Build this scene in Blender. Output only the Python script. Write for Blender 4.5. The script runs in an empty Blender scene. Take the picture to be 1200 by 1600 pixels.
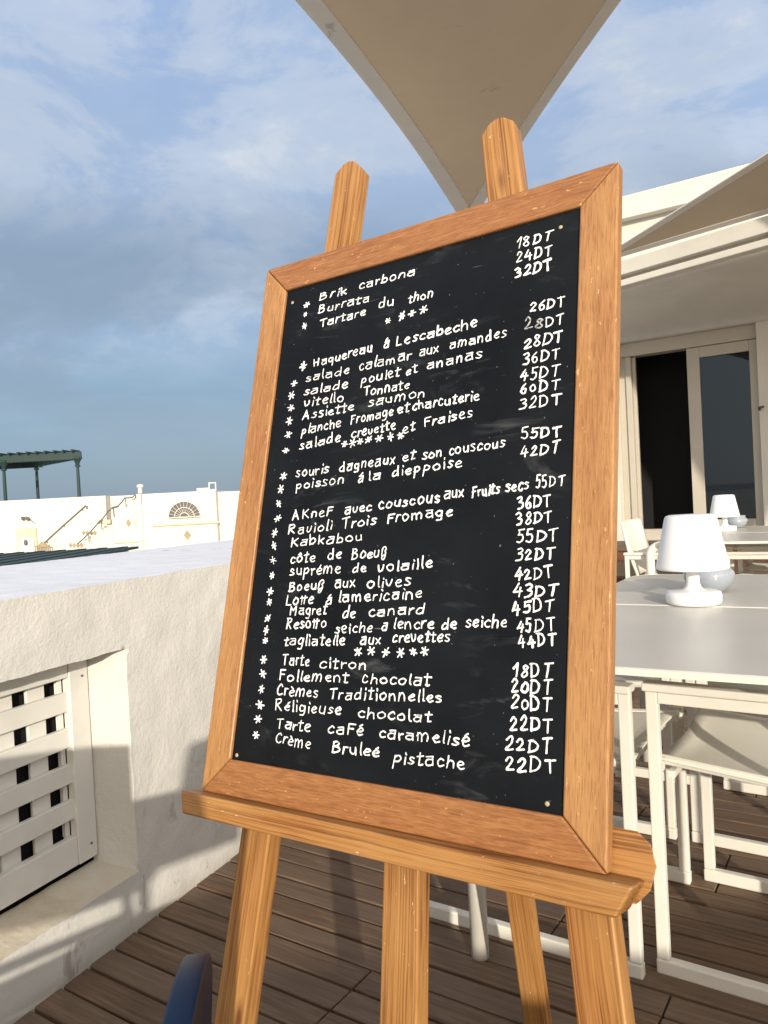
import bpy, bmesh, math, random
from mathutils import Vector, Matrix, noise
random.seed(7)
R = math.radians
scene = bpy.context.scene
COL = scene.collection
# ------------------------------------------------------------------ camera
# rows: world X, Y, Z axes written in camera coordinates (x right, y down, z forward)
AX = ((0.83205, -0.03421, -0.55363), (0.55238, -0.04153, 0.83256), (-0.05147, -0.99855, -0.01566))
_x = Vector(AX[0]).normalized(); _z = Vector(AX[2]); _z = (_z - _x * _z.dot(_x)).normalized(); _y = _z.cross(_x)
CAM = Vector((0, 0, 1.10)); FPX = 1200.0
def w_of(c): return Vector((_x.dot(c), _y.dot(c), _z.dot(c)))
def ray(u, v): return w_of(Vector((u - 600.0, v - 800.0, FPX)))
def onplane(u, v, p, n):
    d = ray(u, v); return CAM + d * ((Vector(p) - CAM).dot(n) / d.dot(n))
def onz(u, v, z): return onplane(u, v, (0, 0, z), Vector((0, 0, 1)))
def atdepth(u, v, d): return CAM + ray(u, v) * (d / FPX)
cd = bpy.data.cameras.new("camera"); cam = bpy.data.objects.new("camera", cd); COL.objects.link(cam)
cd.sensor_fit = 'VERTICAL'; cd.sensor_height = 36; cd.sensor_width = 27; cd.lens = 36 * FPX / 1600
cd.clip_start = .02; cd.clip_end = 6000
cr, cu, cb = w_of(Vector((1, 0, 0))), w_of(Vector((0, -1, 0))), w_of(Vector((0, 0, -1)))
cam.matrix_world = Matrix(((cr.x, cu.x, cb.x, CAM.x), (cr.y, cu.y, cb.y, CAM.y), (cr.z, cu.z, cb.z, CAM.z), (0, 0, 0, 1)))
scene.camera = cam
# ------------------------------------------------------------------ sun, sky, exposure
SUN_EL = R(13.5); sx, sy = .66, -.75
_l = math.hypot(sx, sy); sx /= _l; sy /= _l
TOSUN = Vector((sx * math.cos(SUN_EL), sy * math.cos(SUN_EL), math.sin(SUN_EL)))
ld = bpy.data.lights.new("sun", 'SUN'); ld.energy = 5.0; ld.angle = R(.7); ld.color = (1.0, .91, .765)
sun = bpy.data.objects.new("sun", ld); COL.objects.link(sun)
sun.rotation_euler = TOSUN.to_track_quat('Z', 'Y').to_euler(); sun.location = TOSUN * 30
vs = scene.view_settings; vs.view_transform = 'Standard'; vs.look = 'None'; vs.gamma = 1; vs.use_curve_mapping = False
vs.exposure = -0.10

class NT:
    def __init__(s, tree): s.t = tree; s.n = tree.nodes; s.l = tree.links
    def new(s, ty, **kw):
        n = s.n.new(ty)
        for k, v in kw.items():
            if k.startswith('i_'):
                key = k[2:]; n.inputs[int(key) if key.isdigit() else key.replace('_', ' ')].default_value = v
            else: setattr(n, k, v)
        return n
    def link(s, a, ao, b, bi): s.l.new(a.outputs[ao], b.inputs[bi])
    def noise(s, vec, scale, detail=4, rough=.55, dist=0.0, out=0):
        n = s.new('ShaderNodeTexNoise'); n.inputs['Scale'].default_value = scale; n.inputs['Detail'].default_value = detail
        n.inputs['Roughness'].default_value = rough; n.inputs['Distortion'].default_value = dist
        if vec is not None: s.l.new(vec, n.inputs['Vector'])
        return n
    def ramp(s, val, stops, interp='LINEAR'):
        r = s.new('ShaderNodeValToRGB'); cr = r.color_ramp; cr.interpolation = interp
        while len(cr.elements) < len(stops): cr.elements.new(.5)
        for e, (p, c) in zip(cr.elements, stops):
            e.position = p; e.color = (c, c, c, 1) if isinstance(c, (int, float)) else (*c, 1)
        s.l.new(val, r.inputs[0]); return r.outputs[0]
    def mapping(s, vec, scale=(1, 1, 1), loc=(0, 0, 0), rot=(0, 0, 0)):
        m = s.new('ShaderNodeMapping'); m.inputs['Scale'].default_value = scale; m.inputs['Location'].default_value = loc
        m.inputs['Rotation'].default_value = rot; s.l.new(vec, m.inputs['Vector']); return m.outputs[0]
    def mix(s, fac, a, b, blend='MIX'):
        m = s.new('ShaderNodeMix'); m.data_type = 'RGBA'; m.blend_type = blend
        for i, v in ((0, fac), (6, a), (7, b)):
            if isinstance(v, bpy.types.NodeSocket): s.l.new(v, m.inputs[i])
            else: m.inputs[i].default_value = v if i == 0 else (*v, 1)
        return m.outputs[2]
    def math(s, op, a, b=None, clamp=False):
        m = s.new('ShaderNodeMath'); m.operation = op; m.use_clamp = clamp
        for i, v in ((0, a), (1, b)):
            if v is None: continue
            if isinstance(v, bpy.types.NodeSocket): s.l.new(v, m.inputs[i])
            else: m.inputs[i].default_value = v
        return m.outputs[0]

world = bpy.data.worlds.new("World"); scene.world = world; world.use_nodes = True
wt = NT(world.node_tree); wt.n.clear()
sky = wt.new('ShaderNodeTexSky'); sky.sky_type = 'NISHITA'; sky.sun_disc = False
sky.sun_elevation = SUN_EL; sky.sun_rotation = math.atan2(sx, sy); sky.air_density = 1.3; sky.dust_density = .6; sky.ozone_density = 2.0
bg = wt.new('ShaderNodeBackground'); bg.inputs['Strength'].default_value = .15; wt.link(sky, 0, bg, 0)
tc = wt.new('ShaderNodeTexCoord'); dirv = tc.outputs['Generated']
sep = wt.new('ShaderNodeSeparateXYZ'); wt.l.new(dirv, sep.inputs[0])
mp = wt.mapping(dirv, (1.0, 1.0, 2.6), (.37, 1.9, .2))
n1 = wt.noise(mp, 2.3, 7, .55, .3); n2 = wt.noise(wt.mapping(dirv, (1, 1, 2.0), (2.2, .4, 1.1)), 5.0, 8, .62, .4); n3 = wt.noise(wt.mapping(dirv, (1, 1, 3.2), (7.2, 3.4, .1)), 3.1, 7, .6, .3)
# clear air: hazy slate blue at the horizon, pale in the middle, periwinkle higher up
air = wt.ramp(sep.outputs[2], [(0.0, (.185, .315, .480)), (.13, (.245, .380, .560)), (.24, (.36, .49, .71)), (.36, (.46, .60, .86)), (.62, (.37, .53, .85)), (1.0, (.16, .30, .66))])
white = wt.math('MULTIPLY', wt.ramp(n2.outputs[0], [(.42, 0.0), (.55, .5), (.70, 1.0)], 'EASE'), wt.ramp(sep.outputs[2], [(.16, 0.0), (.28, 1.0), (.60, .75)]))
grey = wt.math('MULTIPLY', wt.ramp(n1.outputs[0], [(.42, 0.0), (.52, .75), (.60, 1.0)], 'EASE'), wt.ramp(sep.outputs[2], [(.04, .15), (.12, .45), (.20, .95), (.30, .90), (.38, .25), (.5, .1)]))
veil = wt.math('MULTIPLY', wt.ramp(n3.outputs[0], [(.38, 0.0), (.70, .75)]), wt.ramp(sep.outputs[2], [(.05, .1), (.2, .65), (.5, 1.0)]))
c1 = wt.mix(veil, air, (.53, .66, .88)); c2 = wt.mix(white, c1, (.86, .895, .95)); c3 = wt.mix(grey, c2, (.275, .365, .505))
# broad warm brightness of the haze round the low sun
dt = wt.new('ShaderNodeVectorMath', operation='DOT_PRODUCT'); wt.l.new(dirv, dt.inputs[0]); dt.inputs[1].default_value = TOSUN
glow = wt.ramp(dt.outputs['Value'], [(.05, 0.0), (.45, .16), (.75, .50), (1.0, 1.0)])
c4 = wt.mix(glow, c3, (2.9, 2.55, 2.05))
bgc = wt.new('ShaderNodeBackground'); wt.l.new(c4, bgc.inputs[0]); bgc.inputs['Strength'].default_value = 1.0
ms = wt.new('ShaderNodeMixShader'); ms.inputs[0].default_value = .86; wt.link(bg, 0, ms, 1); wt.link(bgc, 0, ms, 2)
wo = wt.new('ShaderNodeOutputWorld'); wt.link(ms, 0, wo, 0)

# ------------------------------------------------------------------ materials
def newmat(name, rough=.5, spec=.5):
    m = bpy.data.materials.new(name); m.use_nodes = True; t = NT(m.node_tree)
    b = t.n['Principled BSDF']; b.inputs['Roughness'].default_value = rough; b.inputs['Specular IOR Level'].default_value = spec
    return m, t, b
def coords(t, kind='Object'): return t.new('ShaderNodeTexCoord').outputs[kind]
def rnd(t): return t.new('ShaderNodeObjectInfo').outputs['Random']
def bump(t, b, h, strength, dist=.002):
    n = t.new('ShaderNodeBump'); n.inputs['Strength'].default_value = strength; n.inputs['Distance'].default_value = dist
    t.l.new(h, n.inputs['Height']); t.l.new(n.outputs[0], b.inputs['Normal'])
def offs(t, v):  # shift a vector by the object's random number, so alike pieces differ
    c = t.new('ShaderNodeVectorMath'); c.operation = 'SCALE'; c.inputs[0].default_value = (13.1, 7.7, 5.3)
    t.l.new(rnd(t), c.inputs['Scale'])
    a = t.new('ShaderNodeVectorMath'); a.operation = 'ADD'; t.l.new(v, a.inputs[0]); t.l.new(c.outputs[0], a.inputs[1]); return a.outputs[0]
def mat_plain(name, col, rough=.45, var=.06, scale=8, bmp=.05, spec=.5):
    m, t, b = newmat(name, rough, spec); c = coords(t); n = t.noise(c, scale, 5)
    lo = tuple(x * (1 - var) for x in col); hi = tuple(min(1, x * (1 + var)) for x in col)
    t.l.new(t.ramp(n.outputs[0], [(.3, lo), (.7, hi)]), b.inputs['Base Color'])
    n2 = t.noise(c, scale * 14, 3); bump(t, b, n2.outputs[0], bmp, .001); return m
def mat_frame_wood(name='varnished_hardwood', k=1.0, gold=(.37, .168, .056), amt=.36):
    m, t, b = newmat(name, .42, .45); c = offs(t, coords(t))
    g = t.mapping(c, (9, 110, 110)); n = t.noise(g, 2.6, 7, .68, .9)
    f = t.noise(t.mapping(c, (18, 420, 420)), 1.6, 3, .6)
    big = t.noise(t.mapping(c, (3, 14, 14)), 1.5, 3)
    col = t.ramp(n.outputs[0], [(.28, (.145 * k, .050 * k, .015 * k)), (.48, (.265 * k, .104 * k, .034 * k)), (.70, (.40 * k, .19 * k, .072 * k))])
    col = t.mix(t.ramp(big.outputs[0], [(.35, amt * .3), (.7, amt)]), col, gold)
    col = t.mix(t.math('MULTIPLY', t.ramp(f.outputs[0], [(.54, 0.0), (.64, 1.0)]), .55), col, (.15, .045, .013))
    wn = t.noise(t.mapping(c, (38, 95, 95)), 1.5, 4, .65)      # worn pale nicks
    col = t.mix(t.ramp(wn.outputs[0], [(.665, 0.0), (.70, .7)]), col, (.66, .42, .20))
    t.l.new(col, b.inputs['Base Color']); t.l.new(t.ramp(n.outputs[0], [(.3, .5), (.7, .34)]), b.inputs['Roughness'])
    bump(t, b, f.outputs[0], .25, .0006); return m
def mat_pine(name='oiled_pine'):
    m, t, b = newmat(name, .5, .4); c = offs(t, coords(t))
    warp = t.noise(t.mapping(c, (1.5, 9, 9)), 1.6, 3, .5)
    add_ = t.new('ShaderNodeVectorMath', operation='MULTIPLY_ADD'); t.l.new(warp.outputs['Color'], add_.inputs[0]); add_.inputs[1].default_value = (0, .020, .020); t.l.new(c, add_.inputs[2])
    lines = t.noise(t.mapping(add_.outputs[0], (.9, 210, 60)), 1.9, 2, .45); fine = t.noise(t.mapping(c, (14, 700, 500)), 1.0, 2, .5)
    big = t.noise(t.mapping(c, (2.2, 16, 16)), 1.6, 4, .6)
    col = t.ramp(lines.outputs[0], [(.34, (.39, .188, .056)), (.48, (.33, .143, .036)), (.56, (.225, .085, .021)), (.66, (.12, .038, .010))])
    col = t.mix(t.ramp(big.outputs[0], [(.38, 0.0), (.62, .55)]), col, (.46, .245, .085))
    col = t.mix(t.ramp(big.outputs[0], [(.24, .5), (.42, 0.0)]), col, (.24, .085, .022))
    col = t.mix(t.math('MULTIPLY', t.ramp(fine.outputs[0], [(.55, 0.0), (.68, 1.0)]), .35), col, (.20, .075, .02))
    vo = t.new('ShaderNodeTexVoronoi'); vo.inputs['Scale'].default_value = 1.0; t.l.new(t.mapping(c, (4.2, 14, 14)), vo.inputs['Vector'])
    col = t.mix(t.ramp(vo.outputs['Distance'], [(.05, .9), (.10, .35), (.16, 0.0)]), col, (.11, .036, .012))
    ch = t.noise(t.mapping(c, (45, 90, 90)), 1.4, 4, .6)
    col = t.mix(t.ramp(ch.outputs[0], [(.68, 0.0), (.72, .6)]), col, (.72, .60, .42))
    t.l.new(col, b.inputs['Base Color']); t.l.new(t.ramp(big.outputs[0], [(.3, .6), (.7, .4)]), b.inputs['Roughness'])
    bump(t, b, lines.outputs[0], .12, .0006); return m
def mat_deck():
    m, t, b = newmat('weathered_deck_timber', .62, .3); c = offs(t, coords(t))
    n = t.noise(t.mapping(c, (2.2, 46, 30)), 2.4, 6, .62, .5); s = t.noise(t.mapping(c, (1.2, 6, 6)), 2.0, 4)
    col = t.ramp(n.outputs[0], [(.25, (.066, .036, .021)), (.52, (.145, .090, .056)), (.8, (.255, .175, .112))])
    col = t.mix(t.ramp(s.outputs[0], [(.45, 0.0), (.75, .55)]), col, (.075, .042, .028))
    col = t.mix(t.ramp(rnd(t), [(0, 0.0), (1, .38)]), col, (.185, .140, .105))
    sp = t.noise(t.mapping(c, (9, 30, 30)), 2, 3)
    col = t.mix(t.ramp(sp.outputs[0], [(.70, 0.0), (.76, .6)]), col, (.06, .03, .022))
    t.l.new(col, b.inputs['Base Color']); t.l.new(t.ramp(s.outputs[0], [(.3, .72), (.7, .5)]), b.inputs['Roughness'])
    bump(t, b, n.outputs[0], .35, .0015); return m
def mat_stucco(name, col, bscale=90, bstr=.6, dirt=.25, dirtcol=(.36, .32, .26), bdist=.004):
    m, t, b = newmat(name, .85, .2); c = coords(t)
    big = t.noise(c, 2.2, 5, .6); n = t.noise(c, bscale, 4, .55, .3); n2 = t.noise(c, bscale * .32, 3, .6, .8)
    k = t.ramp(big.outputs[0], [(.3, tuple(x * .93 for x in col)), (.7, tuple(min(1, x * 1.04) for x in col))])
    st = t.noise(t.mapping(c, (9, 9, 5), (3, 1, 2)), 1.6, 6, .7, .6)
    k = t.mix(t.math('MULTIPLY', t.ramp(st.outputs[0], [(.62, 0.0), (.72, 1.0)]), dirt), k, dirtcol)
    t.l.new(k, b.inputs['Base Color'])
    h = t.math('ADD', n.outputs[0], t.math('MULTIPLY', n2.outputs[0], 1.2)); bump(t, b, h, bstr, bdist); return m
def mat_wallface():
    m, t, b = newmat('cream_rough_render', .85, .2); c = coords(t)
    sp = t.new('ShaderNodeSeparateXYZ'); t.l.new(c, sp.inputs[0])
    big = t.noise(c, 2.2, 5, .6); n = t.noise(c, 150, 2, .5); n2 = t.noise(c, 60, 2, .5)
    k = t.ramp(big.outputs[0], [(.3, (.57, .555, .52)), (.7, (.66, .645, .605))])
    sc = t.noise(t.mapping(c, (11, 11, 5), (3, 1, 2), (.4, .2, 0)), 1.6, 6, .7, .8)   # scuffs near the foot of the wall
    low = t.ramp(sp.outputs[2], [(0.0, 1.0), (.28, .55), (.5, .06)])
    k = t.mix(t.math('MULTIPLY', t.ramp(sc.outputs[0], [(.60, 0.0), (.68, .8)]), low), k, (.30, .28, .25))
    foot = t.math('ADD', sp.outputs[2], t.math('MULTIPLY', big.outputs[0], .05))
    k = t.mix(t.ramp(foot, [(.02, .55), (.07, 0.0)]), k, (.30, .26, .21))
    t.l.new(k, b.inputs['Base Color'])
    h = t.math('ADD', n.outputs[0], t.math('MULTIPLY', n2.outputs[0], 1.6)); bump(t, b, h, .42, .0024); return m
def mat_sill():
    m, t, b = newmat('stained_cream_render', .85, .2); c = coords(t)
    n = t.noise(c, 7, 6, .7); col = t.ramp(n.outputs[0], [(.35, (.60, .56, .48)), (.55, (.56, .49, .38)), (.72, (.46, .37, .26))])
    t.l.new(col, b.inputs['Base Color']); h = t.noise(c, 70, 4); bump(t, b, h.outputs[0], .6, .003); return m
def mat_slate():
    m, t, b = newmat('chalkboard_black', .5, .14); c = coords(t)
    n = t.noise(c, 5, 5, .6); weave = t.noise(c, 420, 2, .5)
    col = t.ramp(n.outputs[0], [(.3, (.0035, .0042, .0055)), (.7, (.008, .0095, .012))])
    # smears of wiped chalk and fine scratches
    sm = t.noise(t.mapping(c, (5, 16, 1), (1.2, .4, 0), (0, 0, .25)), 1.4, 6, .65, 1.2); gate = t.noise(c, 6.5, 3, .5)
    f = t.math('MULTIPLY', t.ramp(sm.outputs[0], [(.55, 0.0), (.75, 1.0)]), t.ramp(gate.outputs[0], [(.48, 0.0), (.68, .34)]))
    col = t.mix(f, col, (.22, .23, .24))
    sc = t.noise(t.mapping(c, (14, 160, 1), (0, 0, 0), (0, 0, .5)), 1.0, 2, .5, .3)
    g2 = t.noise(c, 11, 2); f2 = t.math('MULTIPLY', t.ramp(sc.outputs[0], [(.74, 0.0), (.78, 1.0)]), t.ramp(g2.outputs[0], [(.5, 0.0), (.6, .35)]))
    col = t.mix(f2, col, (.35, .35, .36))
    fl = t.noise(c, 160, 2, .5); col = t.mix(t.ramp(fl.outputs[0], [(.735, 0.0), (.76, .35)]), col, (.4, .4, .4))
    t.l.new(col, b.inputs['Base Color']); t.l.new(t.ramp(n.outputs[0], [(.3, .45), (.7, .6)]), b.inputs['Roughness'])
    bump(t, b, weave.outputs[0], .12, .0004); return m
def mat_canvas(name, col, trans):
    m, t, b = newmat(name, .9, .1); c = coords(t); n = t.noise(c, 1.6, 5, .6); w = t.noise(c, 500, 2)
    k = t.ramp(n.outputs[0], [(.3, tuple(x * .92 for x in col)), (.7, col)])
    sp = t.noise(t.mapping(c, (1, 1, 1), (4, 2, 0)), 3.2, 7, .75, .6); k = t.mix(t.ramp(sp.outputs[0], [(.64, 0.0), (.70, .35)]), k, (.20, .15, .10))
    t.l.new(k, b.inputs['Base Color'])
    tr = t.new('ShaderNodeBsdfTranslucent'); t.l.new(k, tr.inputs[0]); mx = t.new('ShaderNodeMixShader'); mx.inputs[0].default_value = trans
    t.link(b, 0, mx, 1); t.link(tr, 0, mx, 2); t.link(mx, 0, t.n['Material Output'], 0); bump(t, b, w.outputs[0], .1, .001); return m
M = dict(frame=mat_frame_wood(), framep=mat_frame_wood('golden_hardwood', 1.0, (.49, .270, .100), .62), pine=mat_pine(), deck=mat_deck(), wall=mat_wallface(), sill=mat_sill(), slate=mat_slate(),
    coping=mat_stucco('blue_white_coping_paint', (.78, .79, .825), 60, .25, .12, (.6, .6, .6)),
    facade=mat_stucco('white_facade_render', (.64, .61, .545), 40, .2, .08),
    far=mat_stucco('far_white_render', (.60, .57, .51), 3, .1, .25, (.70, .60, .46), .01),
    ground=mat_stucco('pale_rooftops', (.55, .50, .43), .4, .1, .2, bdist=.01),
    lat=mat_plain('lattice_paint', (.70, .68, .63), .5, .05, 12, .2),
    alu=mat_plain('white_lacquered_metal', (.74, .71, .64), .38, .04, 10, .05),
    sling=mat_plain('beige_sling_mesh', (.70, .67, .59), .75, .04, 6, .35),
    top=mat_plain('stone_grey_tabletop', (.54, .51, .455), .36, .05, 3.5, .03),
    lamp=mat_plain('white_polyethylene', (.80, .80, .80), .35, .01, 5, .0),
    bowl=mat_plain('blue_grey_glazed_glass', (.30, .33, .38), .10, .10, 10, .02, .8),
    navy=mat_plain('navy_gloss_plastic', (.004, .014, .040), .42, .10, 9, .03, .22),
    green=mat_plain('dark_green_paint', (.005, .026, .024), .45, .15, 2, .1),
    gdark=mat_plain('aged_dark_green_paint', (.018, .035, .026), .6, .25, 1.2, .3),
    iron=mat_plain('wrought_iron', (.10, .09, .085), .6, .2, 4, .1),
    brass=mat_plain('brown_glazed_tile', (.30, .22, .13), .5, .2, 4, .1),
    sand=mat_plain('sand_coloured_stone', (.52, .44, .34), .8, .1, 3, .2),
    doorm=mat_plain('taupe_aluminium', (.46, .42, .35), .42, .04, 4, .03),
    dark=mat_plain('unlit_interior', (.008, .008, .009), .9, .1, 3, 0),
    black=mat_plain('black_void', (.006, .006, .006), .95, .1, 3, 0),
    riser=mat_plain('red_brown_step_timber', (.13, .05, .028), .6, .25, 9, .3),
    screw=mat_plain('dull_brass_screw', (.42, .34, .22), .35, .1, 60, 0),
    sail=mat_canvas('sand_canvas', (.47, .365, .245), .27), hem=mat_canvas('grey_webbing_hem', (.80, .76, .69), .20))
def mat_chalk():
    m, t, b = newmat('white_chalk_pen', .6, .3); c = coords(t); n = t.noise(c, 260, 3, .6)
    t.l.new(t.ramp(n.outputs[0], [(.30, (.30, .30, .30)), (.45, (.84, .84, .83))]), b.inputs['Base Color']); return m
M['chalk'] = mat_chalk()
m, t, b = newmat('faded_chalk_pen', .7, .2); n = t.noise(coords(t), 190, 3, .6)
t.l.new(t.ramp(n.outputs[0], [(.36, (.08, .08, .085)), (.60, (.50, .50, .50))]), b.inputs['Base Color']); M['faded'] = m
m, t, b = newmat('tinted_door_glass', .03, .5); t.n.remove(b)
tr = t.new('ShaderNodeBsdfTransparent'); tr.inputs[0].default_value = (.28, .33, .36, 1); gl = t.new('ShaderNodeBsdfGlossy'); gl.inputs['Roughness'].default_value = .02
gl.inputs[0].default_value = (.62, .74, .86, 1); fr = t.new('ShaderNodeFresnel'); fr.inputs[0].default_value = 1.62; mx = t.new('ShaderNodeMixShader')
t.link(fr, 0, mx, 0); t.link(tr, 0, mx, 1); t.link(gl, 0, mx, 2); t.link(mx, 0, t.n['Material Output'], 0); M['glass'] = m

# ------------------------------------------------------------------ object helpers
WM = {}
def setp(o, **kw):
    for k, v in kw.items():
        if v is not None: o[k] = v
def thing(name, label, cat, loc=(0, 0, 0), rz=0, group=None, mat=None):
    o = bpy.data.objects.new(name, None); COL.objects.link(o); o.empty_display_size = .1
    W = mat if mat is not None else Matrix.Translation(Vector(loc)) @ Matrix.Rotation(rz, 4, 'Z')
    o.matrix_basis = W; WM[o] = W; setp(o, label=label, category=cat, group=group); return o
def add(name, me, material, parent=None, W=None, smooth=False, local=None):
    """link a mesh; W = world matrix, local = matrix relative to parent"""
    if not isinstance(me, bpy.types.Mesh):
        bm = me; me = bpy.data.meshes.new(name); bmesh.ops.recalc_face_normals(bm, faces=bm.faces); bm.to_mesh(me); bm.free()
    if material and not me.materials: me.materials.append(material)
    if smooth:
        for p in me.polygons: p.use_smooth = True
    o = bpy.data.objects.new(name, me); COL.objects.link(o)
    if parent is not None:
        o.parent = parent; pw = WM[parent]
        if local is not None: W = pw @ local
        elif W is None: W = Matrix.Identity(4)
        o.matrix_basis = pw.inverted() @ W
    else:
        W = W if W is not None else Matrix.Identity(4); o.matrix_basis = W
    WM[o] = W; return o
def box(bm, x0, x1, y0, y1, z0, z1):
    v = [bm.verts.new(p) for p in ((x0, y0, z0), (x1, y0, z0), (x1, y1, z0), (x0, y1, z0), (x0, y0, z1), (x1, y0, z1), (x1, y1, z1), (x0, y1, z1))]
    for f in ((0, 3, 2, 1), (4, 5, 6, 7), (0, 1, 5, 4), (1, 2, 6, 5), (2, 3, 7, 6), (3, 0, 4, 7)): bm.faces.new([v[i] for i in f])
    return v
def bev(bm, w, seg=2, edges=None):
    bmesh.ops.bevel(bm, geom=list(edges or bm.edges), offset=w, segments=seg, affect='EDGES', profile=.5); return bm
def bbox(x0, x1, y0, y1, z0, z1, w=0, seg=2):
    bm = bmesh.new(); box(bm, x0, x1, y0, y1, z0, z1)
    if w: bev(bm, w, seg)
    return bm
def prism(pts, z0, z1, w=0, seg=2):
    bm = bmesh.new(); a = [bm.verts.new((x, y, z0)) for x, y in pts]; b_ = [bm.verts.new((x, y, z1)) for x, y in pts]; n = len(pts)
    bm.faces.new(a[::-1]); bm.faces.new(b_)
    for i in range(n): bm.faces.new((a[i], a[(i + 1) % n], b_[(i + 1) % n], b_[i]))
    if w: bev(bm, w, seg)
    return bm
def lathe(prof, n=40):
    bm = bmesh.new(); rings = []
    for r, z in prof:
        if r < 1e-5: rings.append([bm.verts.new((0, 0, z))])
        else: rings.append([bm.verts.new((r * math.cos(2 * math.pi * k / n), r * math.sin(2 * math.pi * k / n), z)) for k in range(n)])
    for a, b_ in zip(rings, rings[1:]):
        for k in range(n):
            k2 = (k + 1) % n
            if len(a) == 1: bm.faces.new((a[0], b_[k], b_[k2]))
            elif len(b_) == 1: bm.faces.new((a[k], a[k2], b_[0]))
            else: bm.faces.new((a[k], a[k2], b_[k2], b_[k]))
    return bm
def tube(bm, pts, r, n=12, cap=True):
    pts = [Vector(p) for p in pts]; prev = None; rings = []
    for i, p in enumerate(pts):
        d = (pts[min(i + 1, len(pts) - 1)] - pts[max(i - 1, 0)]).normalized()
        if prev is None: s = d.cross(Vector((0, 0, 1)) if abs(d.z) < .9 else Vector((1, 0, 0))).normalized()
        else: s = (prev - d * prev.dot(d)).normalized()
        prev = s; q = d.cross(s)
        rings.append([bm.verts.new(p + (s * math.cos(2 * math.pi * k / n) + q * math.sin(2 * math.pi * k / n)) * r) for k in range(n)])
    for a, b_ in zip(rings, rings[1:]):
        for k in range(n): bm.faces.new((a[k], a[(k + 1) % n], b_[(k + 1) % n], b_[k]))
    if cap: bm.faces.new(rings[0][::-1]); bm.faces.new(rings[-1])
    return bm
def frame_mat(o, x, y, z):
    return Matrix(((x.x, y.x, z.x, o.x), (x.y, y.y, z.y, o.y), (x.z, y.z, z.z, o.z), (0, 0, 0, 1)))
def beam_mat(a, b_, up):
    """local X from a to b, local Z near up"""
    x = (b_ - a).normalized(); y = up.cross(x).normalized(); return frame_mat(a, x, y, x.cross(y)), (b_ - a).length
def copy_tree(o, parent=None):
    c = o.copy(); COL.objects.link(c); c.parent = parent
    for ch in [k for k in ALLCH if k.parent == o]: copy_tree(ch, c)
    return c
def rough(p, f, a):  # continuous hand-plastered wobble
    return p + noise.noise_vector(p * f) * a
def patch(bm, P, nu, nv, amp=.0025, freq=14, vmap=None):
    """bilinear patch P=(p00,p10,p11,p01), wobbled continuously so neighbours stay joined"""
    g = []
    for j in range(nv + 1):
        row = []
        for i in range(nu + 1):
            u, v = i / nu, j / nv
            p = (P[0] * (1 - u) + P[1] * u) * (1 - v) + (P[3] * (1 - u) + P[2] * u) * v
            q = rough(p, freq, amp); q = rough(q, freq * 4, amp * .35); row.append(bm.verts.new(q))
        g.append(row)
    for j in range(nv):
        for i in range(nu): bm.faces.new((g[j][i], g[j][i + 1], g[j + 1][i + 1], g[j + 1][i]))

# ------------------------------------------------------------------ ground and deck
o = add('ground', bbox(-3000, 3000, -3000, 3000, -6.2, -6), M['ground']); o['kind'] = 'structure'
deck = add('deck', bbox(-2.9, 4.2, -2.2, 8.4, -.30, -.045), M['black']); setp(deck, kind='structure')
W0 = Vector((-1.639, .902, 0)); WD = Vector((-.163, .987, 0)).normalized(); WN = Vector((WD.y, -WD.x, 0))
PITCH, GAP = .0812, .0085
def wall_x(y): return W0.x + WD.x / WD.y * (y - W0.y)
y = 1.446 - PITCH * 40; row = 0; nplank = 0; far_bm = bmesh.new(); meshes = {}
while y < 8.35:
    left = wall_x(y) - .06; k = int(round((y - 1.446) / PITCH)) // 3
    jx = {0: -.439, 1: -.75, 2: -1.058}[k % 3]
    cuts = [left] + sorted({c for c in (jx - 1.86, jx, jx + 1.86, jx + 3.72) if left + .2 < c < 3.9}) + [3.9]
    for a, b_ in zip(cuts, cuts[1:]):
        a2 = a + .002; b2 = b_ - .002; dz = random.uniform(-.0012, .0012)
        if y < 4.2 and not (a2 > 1.9) and not (y < -.4):
            bm = bbox(0, b2 - a2, 0, PITCH - GAP, -.022, 0, .0022, 1)
            add('deck_board', bm, M['deck'], deck, Matrix.Translation((a2, y, dz)) @ Matrix.Rotation(random.uniform(-.0006, .0006), 4, 'Z')); nplank += 1
        else: box(far_bm, a2, b2, y, y + PITCH - GAP, -.022, dz)
    y += PITCH; row += 1
o = add('deck_board', far_bm, M['deck'], deck); o['kind'] = 'stuff'
print('planks', nplank)

# ------------------------------------------------------------------ parapet wall with recess and lattice
def wp(s, off, z): return W0 + WD * s - WN * off + Vector((0, 0, z))
ZT = .923; wall = thing('parapet_wall', 'thick cream rendered parapet wall with blue white coping and a lattice recess', 'wall', W0)
bm = bmesh.new()
def face(s0, s1, z0, z1, res=.012):
    patch(bm, (wp(s0, 0, z0), wp(s1, 0, z0), wp(s1, 0, z1), wp(s0, 0, z1)), max(1, int((s1 - s0) / res)), max(1, int((z1 - z0) / res)))
RS0, RS1, RZ0, RZ1, RD = -.95, .402, .150, .744, .12
face(-1.5, RS0, RZ0, RZ1, .03); face(-1.5, RS0, RZ1, ZT, .03); face(-1.5, RS0, -.03, RZ0, .03)
face(RS0, RS1, RZ1, ZT); face(RS0, RS1, -.03, RZ0); face(RS1, 1.3, -.03, RZ0); face(RS1, 1.3, RZ0, RZ1); face(RS1, 1.3, RZ1, ZT); face(1.3, 6.6, -.03, ZT, .06)
patch(bm, (wp(RS1, 0, RZ0), wp(.366, RD, RZ0 + .028), wp(.366, RD, RZ1), wp(RS1, 0, RZ1)), 10, 50)
patch(bm, (wp(RS0, 0, RZ0), wp(RS0, RD, RZ0 + .028), wp(RS0, RD, RZ1), wp(RS0, 0, RZ1)), 10, 50)
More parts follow.
